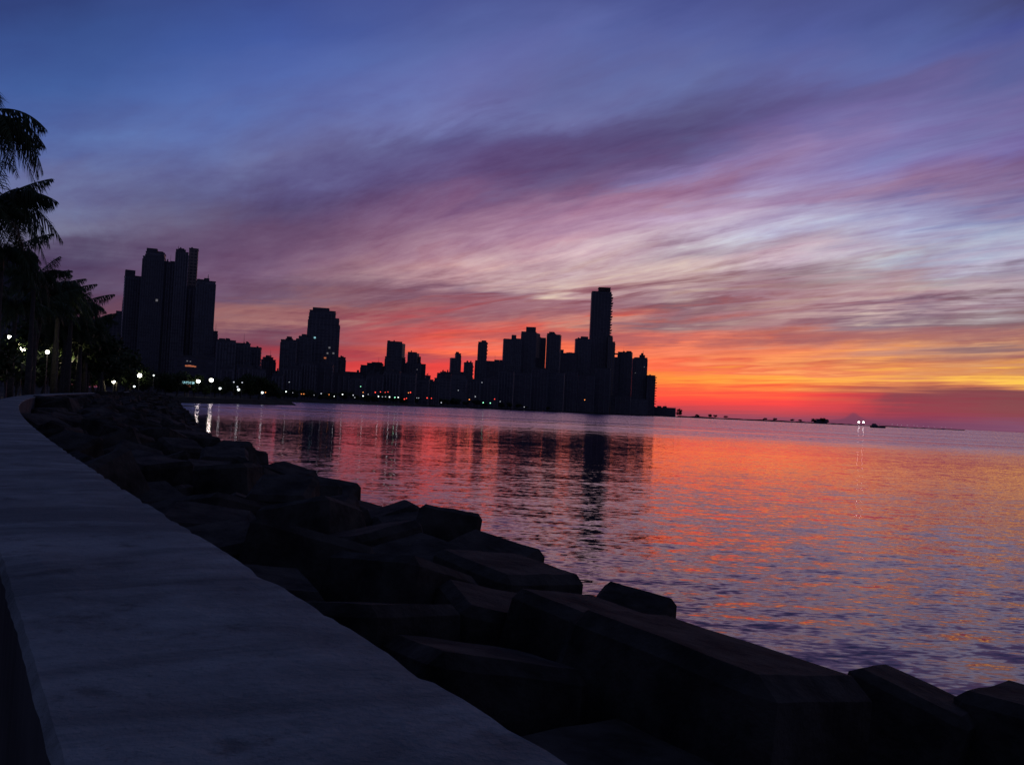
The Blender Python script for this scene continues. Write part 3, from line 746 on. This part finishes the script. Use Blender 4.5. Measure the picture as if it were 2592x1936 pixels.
building('flat slab tower left of the thin slit of red sky', 1700, [(1564, 1599, 892)], 'tower_grey', 26, roof=[(1585, 1597, 888, 894)], piers=4)
building('stepped tower crowned by a small turret, right of the slit of red sky', 1720, [(1602, 1639, 909), (1607, 1639, 906)], 'tower_grey', 26, roof=[(1621, 1634, 898, 910), (1625, 1630, 893, 900)], mast=[(1629.5, 885, 895)], piers=4,
         lit=[(1631, 929, W, 1.6, 1.3), (1608, 944, W, 1.5, 1.2)])
building('lower end tower at the right of the skyline with ragged balcony edge', 1700, [(1639, 1659, 951)], 'tower_dark', 24, balconies=(1659, 952, 1030, 4.4), piers=2)
building('long low flat-roofed building at the tip of the point', 1740, [(1655, 1710, 1032.5)], 'tower_dark', 16, cat='building', name='low_building', lit=[(1633, 1039, W, 1, 1)])

# mid-rise blocks behind the shore road, closing the foot of the skyline
rng = random.Random(5)
fill = [(560, 590, 930, 640), (605, 640, 925, 650), (640, 672, 938, 655), (690, 716, 948, 660), (720, 760, 930, 680), (765, 800, 920, 700), (804, 842, 926, 720), (845, 884, 948, 740),
        (888, 925, 955, 760), (928, 970, 950, 790), (972, 1012, 938, 820), (1014, 1052, 948, 850), (1055, 1085, 962, 880), (1088, 1112, 968, 900), (1100, 1140, 960, 1000), (1143, 1180, 950, 1060),
        (1183, 1215, 962, 1110), (1218, 1262, 955, 1160), (1264, 1300, 940, 1230), (1302, 1345, 948, 1290), (1347, 1386, 936, 1340), (1388, 1428, 945, 1390), (1430, 1462, 938, 1440),
        (1465, 1505, 948, 1500), (1507, 1545, 935, 1550), (1546, 1596, 1004, 1600), (1596, 1640, 1010, 1640)]
seen = {}
ORD = ['first', 'second', 'third', 'fourth', 'fifth', 'sixth', 'seventh']
for i, (xl, xr, yt, D) in enumerate(fill):
    hint = ['under the mid-rise row', 'under the big shouldered tower', 'before the first ochre-sided tower', 'under the central slim towers', 'under the point group', 'under the tallest tower']
    hh = hint[0] if xl < 690 else hint[1] if xl < 885 else hint[2] if xl < 1090 else hint[3] if xl < 1262 else hint[4] if xl < 1463 else hint[5]
    seen[hh] = seen.get(hh, -1) + 1
    o = building('dark mid-rise block behind the shore road, %s from left %s' % (ORD[seen[hh]], hh), D, [(xl, xr, yt+rng.uniform(-3, 3))], rng.choice(['tower_dark', 'tower_grey', 'tower_dark']), 16,
             roof=[(xl+(xr-xl)*.3, xl+(xr-xl)*.55, yt-4, yt)] if rng.random() < .6 else [], piers=rng.randint(2, 5), cat='building', name='apartment_block')
    o['group'] = 'dark mid-rise blocks behind the shore road'

# dim lit deck on the point and the small kiosk with its white lamp
p = at(1320, 1016, 1330)
r = tag(empty('parking_deck', (p.x, 1330, DECK)), 'dimly lit yellowish parking deck low on the shore below the point group', 'building')
w = at(1336, 1016, 1330).x - at(1304, 1016, 1330).x
MB().box(-w/2-1, w/2+1, 0.6, 14, -0.5, p.z-DECK+5).build('wall', 'tower_dark', r)
for k in range(3):
    z0 = p.z-DECK-3.6+k*2.7
    MB().box(-w/2, w/2, 0.0, 0.55, z0, z0+0.5).build('floor_slab', 'roof_gear', r)
    for j in range(6):
        xx = -w/2 + w*(j+0.5)/6
        MB().box(xx-w/14, xx+w/14, 0.3, 0.55, z0+0.7, z0+2.3).build('lit_bay', 'panel_glow', r)
p = at(1484, 1029, 1620)
r = tag(empty('kiosk', (p.x, 1620, DECK)), 'shore kiosk under a wide bright white light, below the square-shouldered tower', 'kiosk')
MB().box(-4, 4, 0, 6, -0.3, p.z-DECK-1.6).build('wall', 'tower_tan', r)
MB().box(-5.5, 5.5, -1.0, 7, p.z-DECK-1.55, p.z-DECK-1.1).build('roof', 'roof_gear', r)
MB().box(-5.5, 5.5, -1.2, -0.4, p.z-DECK-1.0, p.z-DECK+1.0).build('light_bar', 'flood', r)
MB().box(-2.5, 2.5, -0.15, -0.02, 0.2, p.z-DECK-2.4).build('lit_front', 'window_orange', r)

# ---------------------------------------------------------------- palms
def frond_mesh(seed, length, droop, rise):
    r = random.Random(seed); m = MB()
    pts = []
    for i in range(13):
        t = i/12
        pts.append(Vector((length*(t - 0.18*droop*t*t), 0.05*math.sin(t*3+seed), length*(rise*t - droop*t*t))))
    m.tube(pts, [0.045*(1-0.85*i/12) for i in range(13)], 4)
    v, f = m.v, m.f
    n = 54
    for i in range(n):
        t = 0.12 + 0.88*i/(n-1)
        k = min(11, int(t*12)); u = t*12-k
        p = pts[k].lerp(pts[k+1], u); d = (pts[k+1]-pts[k]).normalized()
        L = length*0.31*(math.sin(math.pi*min(1, 0.18+t*0.80))**0.6)*r.uniform(.75, 1.1)
        for sd in (-1, 1):
            out = Vector((0, sd, 0))*r.uniform(.3, .8) + d*r.uniform(.3, .7) + Vector((0, 0, -1))*r.uniform(.1, 1.5)
            out.normalize()
            q1 = p + out*L*0.55; q2 = p + out*L*0.95 + Vector((0, 0, -L*r.uniform(.12, .42)))
            w = d*0.024
            a = len(v)
            v += [tuple(p-w), tuple(p+w), tuple(q1+w*1.1), tuple(q1-w*1.1), tuple(q2)]
            f += [(a, a+1, a+2, a+3), (a+3, a+2, a+4)]
    me = bpy.data.meshes.new('frond'); me.from_pydata(v, [], f); me.update(); me.materials.append(MATS['frond'])
    return me
FRONDS = [frond_mesh(1, 3.1, 0.25, 0.75), frond_mesh(2, 3.2, 0.62, 0.62), frond_mesh(3, 3.2, 0.95, 0.5), frond_mesh(4, 3.0, 1.15, 0.2), frond_mesh(5, 2.8, 0.55, 0.1)]
PG = 'royal palms along the promenade'
def palm(px_, py_crown, D, label, seed, size=1.0, lean=0.0):
    r = random.Random(seed)
    c = at(px_, py_crown, D)
    h = c.z - PROM
    root = tag(empty('royal_palm', (c.x - lean, D, PROM)), label, 'palm tree', PG)
    pts, rad = [], []
    for i in range(9):
        t = i/8
        pts.append((lean*t*t, 0, (h-1.1*size)*t - (0.2 if i == 0 else 0))); rad.append((0.25 - 0.09*t + 0.05*math.sin(math.pi*min(1, t*1.6)))*size)
    MB().tube(pts, rad, 10).build('trunk', 'bark', root, smooth=True)
    MB().tube([(lean, 0, h-1.15*size), (lean, 0, h-0.6*size), (lean, 0, h+0.1)], [0.18*size, 0.15*size, 0.07*size], 8).build('crownshaft', 'crownshaft', root, smooth=True)
    nfr = 34 if D < 45 else 26
    for i in range(nfr):
        k = 0 if i < 4 else (1 if i < 11 else (2 if i < 22 else 3 + (i % 2)))
        o = bpy.data.objects.new('frond', FRONDS[k]); COL.objects.link(o); o.parent = root
        o.location = (lean, 0, h - 0.05 + 0.01*i*0.5)
        o.rotation_euler = (r.uniform(-.25, .25), r.uniform(-.18, .18), i*2.39996 + r.uniform(-.25, .25) + seed)
        s_ = size*r.uniform(.88, 1.1); o.scale = (s_, s_, s_)
    return root
palm(-66, 290, 34, 'tall palm whose highest frond arches in from the left edge', 3, 0.96)
palm(-26, 515, 38, 'big palm with dense drooping crown cut by the left edge, below the highest frond', 7, 1.0)
palm(88, 700, 62, 'smaller palm whose crown tips show right below the big drooping crown', 5, 0.8)
palm(112, 738, 88, 'palm with lamp-lit pale trunk beside the lit leaves', 9, 1.45, 0.9)
palm(182, 775, 108, 'palm with round crown right of the palm with lit trunk', 13, 1.45)
palm(150, 745, 97, 'palm with high round crown between the lit trunk and the pink sky', 42, 1.35)
palm(222, 822, 122, 'palm with feathery tips reaching out right against pink sky', 44, 1.3)
palm(92, 770, 84, 'palm left of the lit trunk, its crown hidden in the dark clump', 51, 1.3)
palm(168, 828, 112, 'palm low in the dark clump above the single lamp', 53, 1.4)
palm(207, 822, 118, 'palm at the shoulder of the dark clump above two small lamps', 57, 1.4)
palm(40, 770, 74, 'palm in the dark clump between the left edge and the lit trunk', 16, 1.0)
palm(228, 850, 132, 'palm at the right end of the dark crowns, against pink sky', 21, 1.05)
palm(262, 890, 160, 'lower palm stepping down toward the slim stepped tower', 24, 1.0)
palm(300, 925, 190, 'small far palm left of the brightest round lamp', 27, 1.0)
palm(322, 935, 215, 'small far palm nearest the brightest round lamp', 31, 1.0)
palm(150, 850, 120, 'palm behind the row of lamps, its thin trunk between two of them', 34, 1.0)
palm(5, 640, 50, 'palm directly behind the big drooping crown at the left edge', 37, 0.9)

# ---------------------------------------------------------------- broad-leaved trees
def tree_meshes(seed, R_, H_, leaves, leafsize, mat):
    r = random.Random(seed); m = MB()
    m.tube([(0, 0, -0.3), (0.08*H_*r.uniform(-1, 1), 0, H_*0.25), (0.06*H_*r.uniform(-1, 1), 0.03*H_, H_*0.5)], [0.05*H_*0.5, 0.035*H_*0.5, 0.02*H_*0.5], 7)
    clumps = []
    for i in range(16):
        a = r.uniform(0, 6.283); q = r.uniform(.25, 1.0)**0.6
        c = Vector((math.cos(a)*R_*q*0.75, math.sin(a)*R_*q*0.75, H_*r.uniform(.34, .92)*(1-0.18*q)))
        clumps.append((c, R_*r.uniform(.22, .42)))
        m.tube([(0, 0, H_*0.3), tuple(c*0.6 + Vector((0, 0, H_*0.12))), tuple(c)], [0.014*H_, 0.009*H_, 0.004*H_], 5)
    tr = bpy.data.meshes.new('trunk'); tr.from_pydata(m.v, [], m.f); tr.update(); tr.materials.append(MATS['bark'])
    v, f = [], []
    for i in range(leaves):
        c, cr = clumps[r.randrange(len(clumps))]
        d = Vector((r.gauss(0, 1), r.gauss(0, 1), r.gauss(0, 1))).normalized()
        p = c + d*cr*r.uniform(.5, 1.08); p.z = max(p.z, H_*0.16)
        u = Vector((r.gauss(0, 1), r.gauss(0, 1), r.gauss(0, 1))).normalized(); w = u.cross(d + Vector((.01, .02, .03))).normalized()
        s_ = leafsize*r.uniform(.6, 1.3); a = len(v)
        v += [tuple(p-u*s_), tuple(p+w*s_*0.45), tuple(p+u*s_), tuple(p-w*s_*0.45)]; f.append((a, a+1, a+2, a+3))
    cm = bpy.data.meshes.new('crown'); cm.from_pydata(v, [], f); cm.update(); cm.materials.append(MATS[mat])
    return tr, cm
TREES = [tree_meshes(i, 3.4+0.3*i, 7.0+0.5*i, 2600, 0.30, 'leaf_dark' if i % 2 else 'leaf') for i in range(4)]
def tree(px_, D, h, label, kind, group, base=DECK, wide=1.0, rz=0.0, name='broadleaf_tree', cat='tree'):
    tr, cm = TREES[kind]; H0 = 7.0+0.5*kind
    x = at(px_, 990, D).x
    root = tag(empty(name, (x, D, base), rz), label, cat, group)
    s_ = h/H0
    for nm, me in (('trunk', tr), ('crown', cm)):
        o = bpy.data.objects.new(nm, me); COL.objects.link(o); o.parent = root; o.scale = (s_*wide, s_*wide, s_)
    return root
rng = random.Random(21)
TG1 = 'dark trees behind the promenade palms'; TG2 = 'dark trees along the wooded point across the cove'; TG3 = 'trees along the far shore road'
for i, (x, D, h) in enumerate([(-60, 66, 7), (20, 92, 6.5), (62, 100, 6.2), (105, 130, 7), (150, 140, 8), (185, 150, 8.5), (215, 165, 9), (245, 175, 10), (268, 190, 11.5), (290, 205, 11), (312, 214, 10), (330, 226, 9), (238, 200, 13), (200, 190, 13), (158, 118, 11.5), (196, 128, 11.5)]):
    tree(x, D, h, 'dark broad-leaved tree in the mass below and behind the promenade palms', i % 4, TG1, PROM-.1, 1.15, i*1.3)
for i, (x, D, h) in enumerate([(352, 240, 8), (372, 250, 7.5), (398, 262, 8), (420, 268, 7.2), (446, 270, 8.2), (470, 285, 9), (492, 300, 7.5), (518, 300, 7), (546, 305, 7.5), (572, 312, 6.5),
                               (590, 318, 8.4), (612, 322, 8.0), (634, 325, 10), (655, 328, 9.6), (676, 332, 8.0), (694, 336, 5.5)]):
    tree(x, D+6, h, 'dark round tree among those on the wooded point across the cove', (i+1) % 4, TG2, DECK-.1, 1.25, i*0.9)
for i in range(34):
    x = 716 + i*26 + rng.uniform(-8, 8)
    t = max(0.0, (x-716)/860.0)
    D = 540 + (1700-540)*(t**1.5)*1.02 + 30
    tree(x, D, rng.uniform(6, 10), 'small dark tree in the line along the far shore road', i % 4, TG3, DECK-.1, rng.uniform(1.2, 1.7), i)
o = tree(1722, 1792, 17, 'dark wind-shaped tree alone at the very tip of the point', 1, None, DECK-.1, 0.85, .4)

def shrub(px_, py_, D, label, seed, hgt):
    r = random.Random(seed); c = at(px_, py_, D)
    root = tag(empty('shrub', (c.x, D, PROM)), label, 'shrub')
    m = MB()
    for k in range(5): m.tube([(0, 0, -.1), (r.uniform(-.4, .4), r.uniform(-.3, .3), (c.z-PROM)*.6), (r.uniform(-.9, .9), r.uniform(-.5, .5), c.z-PROM)], [.06, .04, .02], 5)
    m.build('stem', 'bark', root)
    v, f = [], []
    for i in range(420):
        p = Vector((r.gauss(0, .6), r.gauss(0, .5), r.gauss(0, .55)))*hgt + Vector((0, 0, c.z-PROM))
        u = Vector((r.gauss(0, 1), r.gauss(0, 1), r.gauss(0, 1))).normalized(); w = u.orthogonal().normalized(); s_ = r.uniform(.1, .2); a = len(v)
        v += [tuple(p-u*s_), tuple(p+w*s_*.5), tuple(p+u*s_), tuple(p-w*s_*.5)]; f.append((a, a+1, a+2, a+3))
    mesh_obj('foliage', v, f, 'leaf', root)
shrub(46, 893, 88.8, 'leafy shrub lit bright green by the lamp beside it', 2, 1.0)
shrub(172, 976, 118, 'low pale shrub catching lamplight at the foot of the palms', 4, 0.8)

# ---------------------------------------------------------------- lamps
def lamp(px_, py_, D, label, mat='lamp_white', r=0.3, group=None, base=PROM, light=0.0):
    c = at(px_, py_, D); h = c.z-base
    root = tag(empty('street_lamp', (c.x, D, base)), label, 'street lamp', group)
    if h > r*1.5:
        MB().tube([(0, 0, -0.1), (0, 0, 0.5), (0, 0, h-r*0.8)], [0.11, 0.07, 0.05], 6).build('pole', 'pole', root)
        MB().tube([(0, 0, h+r*0.75), (0, 0, h+r*1.05)], [r*0.9, r*0.3], 8).build('cap', 'pole', root)
    MB().ball((0, 0, h), r, nu=12, nv=8).build('globe', mat, root, smooth=True)
    if light:
        ld = bpy.data.lights.new('lamp_light', 'POINT'); ld.energy = light; ld.color = (1.0, 0.86, 0.55); ld.shadow_soft_size = r
        lo = bpy.data.objects.new('lamp_light', ld); COL.objects.link(lo); lo.parent = root; lo.location = (0, -r*1.6, h)
    return root
LG = 'white street lamps along the promenade'
lamp(23, 854, 68, 'white lamp highest on the left, near the left edge', r=.17, group=LG)
lamp(57, 885, 90, 'white lamp right next to the bright green leaves', r=.28, group=LG, light=420)
lamp(80, 935, 84, 'white lamp low beside the lit palm trunk', r=.19, group=LG, light=40)
lamp(120, 891, 94, 'white lamp right of the lit palm trunk, upper of two close lamps', r=.2, group=LG, light=30)
lamp(125, 908, 118, 'white lamp right of the lit palm trunk, lower of two close lamps', r=.24, group=LG)
lamp(175, 911, 119, 'single white lamp halfway along the dark palms', r=.19, group=LG, light=150)
lamp(214, 923, 142, 'small white lamp right of the single lamp halfway along the palms', r=.2, group=LG)
lamp(232, 928, 153, 'faint lamp just right of the small white one under the trees', 'lamp_dim', .2, LG)
lamp(288, 966, 190, 'yellowish lamp low among tree trunks left of the brightest round lamp', r=.36, group=LG, light=80)
lamp(353, 950, 222, 'brightest round lamp, at the right end of the promenade trees', r=.54, group=LG, light=160)
lamp(389, 950, 226, 'small lamp right of the brightest round lamp', 'lamp_far', .2, LG)
lamp(340, 978, 220, 'small low lamp just below the brightest round lamp', 'lamp_far', .26, LG)
LP = 'lamps on the wooded point across the cove'
lamp(502, 965, 286, 'left of the two bright lamps mirrored as streaks in the cove', r=.57, group=LP, base=DECK)
lamp(535, 962, 286, 'right of the two bright lamps mirrored as streaks in the cove', r=.62, group=LP, base=DECK)
lamp(557, 983, 300, 'greenish white lamp right below the two mirrored lamps', 'lamp_far', .42, LP, DECK)
lamp(592, 967, 310, 'faint yellowish lamp, left of a close pair on the wooded point', 'lamp_dim', .24, LP, DECK)
lamp(613, 968, 310, 'faint yellowish lamp, right of a close pair on the wooded point', 'lamp_dim', .24, LP, DECK)
lamp(601, 979, 312, 'faint upper lamp touching a brighter white one on the wooded point', 'lamp_dim', .3, LP, DECK)
lamp(604, 986, 308, 'white lamp under the faint pair on the wooded point', 'lamp_far', .46, LP, DECK)
lamp(664, 993.5, 322, 'white lamp near the tip of the wooded point', 'lamp_far', .44, LP, DECK)
lamp(672, 993, 326, 'dim yellow lamp touching the one near the tip of the point', 'lamp_orange', .2, LP, DECK)

p = at(477, 968, 290)
r = tag(empty('lit_sign', (p.x, 290, DECK)), 'small cyan lit sign above a red one, left of the two mirrored lamps', 'sign')
MB().box(-0.2, 0.2, 0.1, 0.4, -0.2, p.z-DECK+1.2).build('post', 'pole', r)
MB().box(-2.0, 2.0, -0.1, 0.09, p.z-DECK-0.5, p.z-DECK+0.3).build('upper_panel', 'sign_glow', r)
MB().box(-0.6, 0.7, -0.1, 0.09, p.z-DECK-1.5, p.z-DECK-0.75).build('lower_panel', 'window_orange', r)

# lights of the shore road across the bay
FG = {'lamp_far': ('white street lamps of the far shore road', 'tiny white street lamp on the far shore road'),
      'lamp_green': ('greenish lights of the far shore road', 'tiny greenish light on the far shore road'),
      'lamp_red': ('red lights of the far shore road', 'tiny red light on the far shore road'),
      'lamp_orange': ('orange lights of the far shore road', 'tiny orange light on the far shore road'),
      'lamp_dim': ('faint lights of the far shore road', 'faint tiny light on the far shore road')}
far = [(724, 991, 'lamp_far', 1.2), (867, 998, 'lamp_far', 1.2), (919, 1002, 'lamp_far', 1.2), (958, 1003, 'lamp_far', 1.15), (986, 1004.6, 'lamp_far', 1.25), (1008, 1005.6, 'lamp_far', 1.1),
 (705, 994, 'lamp_green', .8), (913, 978, 'lamp_green', .6), (999.6, 1005.6, 'lamp_green', 1.0), (1223, 1019, 'lamp_green', 1.0), (1241, 1020, 'lamp_green', 1.0),
 (950, 993, 'lamp_red', 1.1), (1039, 993, 'lamp_red', 1.1), (1023.5, 1010, 'lamp_red', 1.1), (1029, 1008, 'lamp_red', .8), (1081, 1007, 'lamp_red', 1.1), (1092, 1008, 'lamp_red', .9), (963, 992, 'lamp_red', .8),
 (624, 987, 'lamp_red', .45), (1252, 1010, 'lamp_red', .8), (975, 993, 'lamp_red', .7), (982, 992, 'lamp_red', .7),
 (763, 997, 'lamp_orange', .8), (769, 997, 'lamp_orange', .8), (833, 998.5, 'lamp_orange', .7), (919, 993, 'lamp_orange', .8), (1188, 1011, 'lamp_orange', 1.2), (1034, 994, 'lamp_orange', .9), (1480, 1012, 'lamp_orange', 1.2), (1550, 1038.6, 'lamp_orange', 1.2),
 (686, 993, 'lamp_dim', .6), (732, 967, 'lamp_dim', .6), (813, 996, 'lamp_dim', 1.0), (846, 1003, 'lamp_far', .7), (894, 1000, 'lamp_dim', 1.1), (898, 1006, 'lamp_dim', .7), (932, 998, 'lamp_dim', .6), (968, 1004, 'lamp_dim', .8), (976, 1004, 'lamp_dim', .7),
 (1055, 1007, 'lamp_dim', .7), (1060, 1007, 'lamp_dim', .7), (1117, 1019, 'lamp_dim', 1.1), (1203, 1003.5, 'lamp_dim', .9), (1160, 988, 'lamp_dim', .7), (1220, 968, 'lamp_dim', .7), (1520, 1019, 'lamp_dim', 1.2), (1528, 1032, 'lamp_far', 1.3), (1549, 1025.5, 'lamp_dim', 1.0),
 (1671, 1046, 'lamp_far', 1.7), (1633, 1039, 'lamp_dim', 1.1), (1643, 1044, 'lamp_orange', .9), (1266, 1016, 'lamp_dim', .7), (1327, 1030, 'lamp_dim', .8), (741, 994, 'lamp_dim', .5), (795, 1000, 'lamp_dim', .5)]
for (x, y, mname, r_) in far:
    t = (x-716)/860.0
    D = 350 if x < 700 else 525 + (1690-525)*(max(0, t)**1.5)
    if x > 1576: D = 1775
    g, lb = FG[mname]
    lamp(x, y, D, lb, mname, r_*(D/1000.0)*0.5 + 0.08, g, DECK)

# ---------------------------------------------------------------- breakwater, boat, floodlights
m = MB()
A, B_ = Vector((380, 1960)), Vector((1930, 3700))
rng = random.Random(8)
v, f = [], []
nseg = 90
for i in range(nseg+1):
    t = i/nseg; c = A.lerp(B_, t); d = (B_-A).normalized(); nr = Vector((d.y, -d.x))
    hh = 3.4 + rng.uniform(-.9, .9) - 1.0*t
    for off, z in ((-9, -1), (-3.5, hh), (3.5, hh+rng.uniform(-.5, .5)), (9, -1)): v.append((c.x+nr.x*off, c.y+nr.y*off, z))
for i in range(nseg):
    for j in range(3): a = i*4+j; f.append((a, a+4, a+5, a+1))
tag(mesh_obj('breakwater', v, f, 'shore_rock'), 'long low dark breakwater running out from the point on the horizon', 'breakwater')
def bw(px_):                           # distance along the breakwater where the photo column px_ meets it
    d = ray(px_, 1075); k = d.x/d.y
    t = (A.x - k*A.y)/(k*(B_.y-A.y) - (B_.x-A.x)); c = A.lerp(B_, t)
    return c
BT = 'low dark trees on the breakwater'
for i, (x, h, wd) in enumerate([(1768, 7, 1.6), (1800, 9, 1.2), (1812, 8, 1.5), (1840, 7, 1.8), (1940, 7, 1.8), (1965, 8, 1.8), (2010, 8, 1.9), (2028, 8, 1.5)]):
    c = bw(x); tree(x, c.y, h, 'low dark tree on the breakwater left of the dark roofed building', i % 4, BT, 2.2, wd, i)
c = bw(2080)
r = tag(empty('dark_shed', (c.x, c.y, 2.0), -0.4), 'dark roofed building with trees on the breakwater, left of two floodlights', 'building')
MB().box(-15, 15, -5, 5, -1, 10).build('wall', 'tower_dark', r)
MB().prism([(-18, -6), (18, -6), (18, 6), (-18, 6)], 10.02, 12).build('roof', 'roof_gear', r)
MB().box(-23, -15.1, -4, 4, -1, 7).build('annex', 'tower_dark', r)
for i, (x, h) in enumerate([(2063, 13), (2096, 12), (2084, 17)]): tree(x, bw(x).y-14, h, 'dark tree against the roofed building on the breakwater', i, 'dark trees by the roofed building', 2.0, 1.2, i)
for x, lb in ((2174, 'left of the two bright white floodlights on the breakwater'), (2185.5, 'right of the two bright white floodlights on the breakwater')):
    c = bw(x); q = at(x, 1068.6, c.y-6)
    r = tag(empty('floodlight', (q.x, c.y-6, 1.0)), lb, 'floodlight', 'pair of floodlights on the breakwater')
    MB().tube([(0, 0, -.5), (0, 0, q.z-1-2.6)], [.35, .25], 6).build('mast', 'pole', r)
    MB().ball((0, 0, q.z-1), 3.0, 1, .5, .85, 10, 6).build('lamp_head', 'flood', r, smooth=True)
for i in range(12):
    x = 2255 + i*14 + rng.uniform(-4, 4); c = bw(x); q = at(x, 1073+(x-2255)*0.06 + rng.uniform(-1.5, 1), c.y)
    lamp(x, 1074+(x-2255)*0.055, c.y, 'faint point of light in the row along the end of the breakwater', 'lamp_dim', .62, 'row of faint lights on the end of the breakwater', 1.5)

D = 1150
q = at(2222, 1080, D)
r = tag(empty('barge', (q.x, D, 0.0), 0.12), 'low dark boat lying on the water right of the two floodlights', 'boat')
L = at(2243, 1080, D).x - at(2201, 1080, D).x
hl = [(-L/2, 0.0), (-L/2+1.5, -2.6), (L/2-4, -2.6), (L/2, 0), (L/2-4, 2.6), (-L/2+1.5, 2.6)]
MB().prism(hl, -0.5, 2.1).build('hull', 'hull', r)
MB().box(-L*0.36, -L*0.08, -1.8, 1.8, 2.12, 4.4).build('cabin', 'cabin', r)
MB().box(-L*0.33, -L*0.16, -1.4, 1.4, 4.42, 5.6).build('wheelhouse', 'cabin', r)
MB().tube([(L*0.1, 0, 2.1), (L*0.1, 0, 5.6)], [.14, .08], 6).build('mast', 'pole', r)
MB().box(L*0.16, L*0.36, -1.5, 1.5, 2.12, 3.1).build('hatch', 'hull', r)
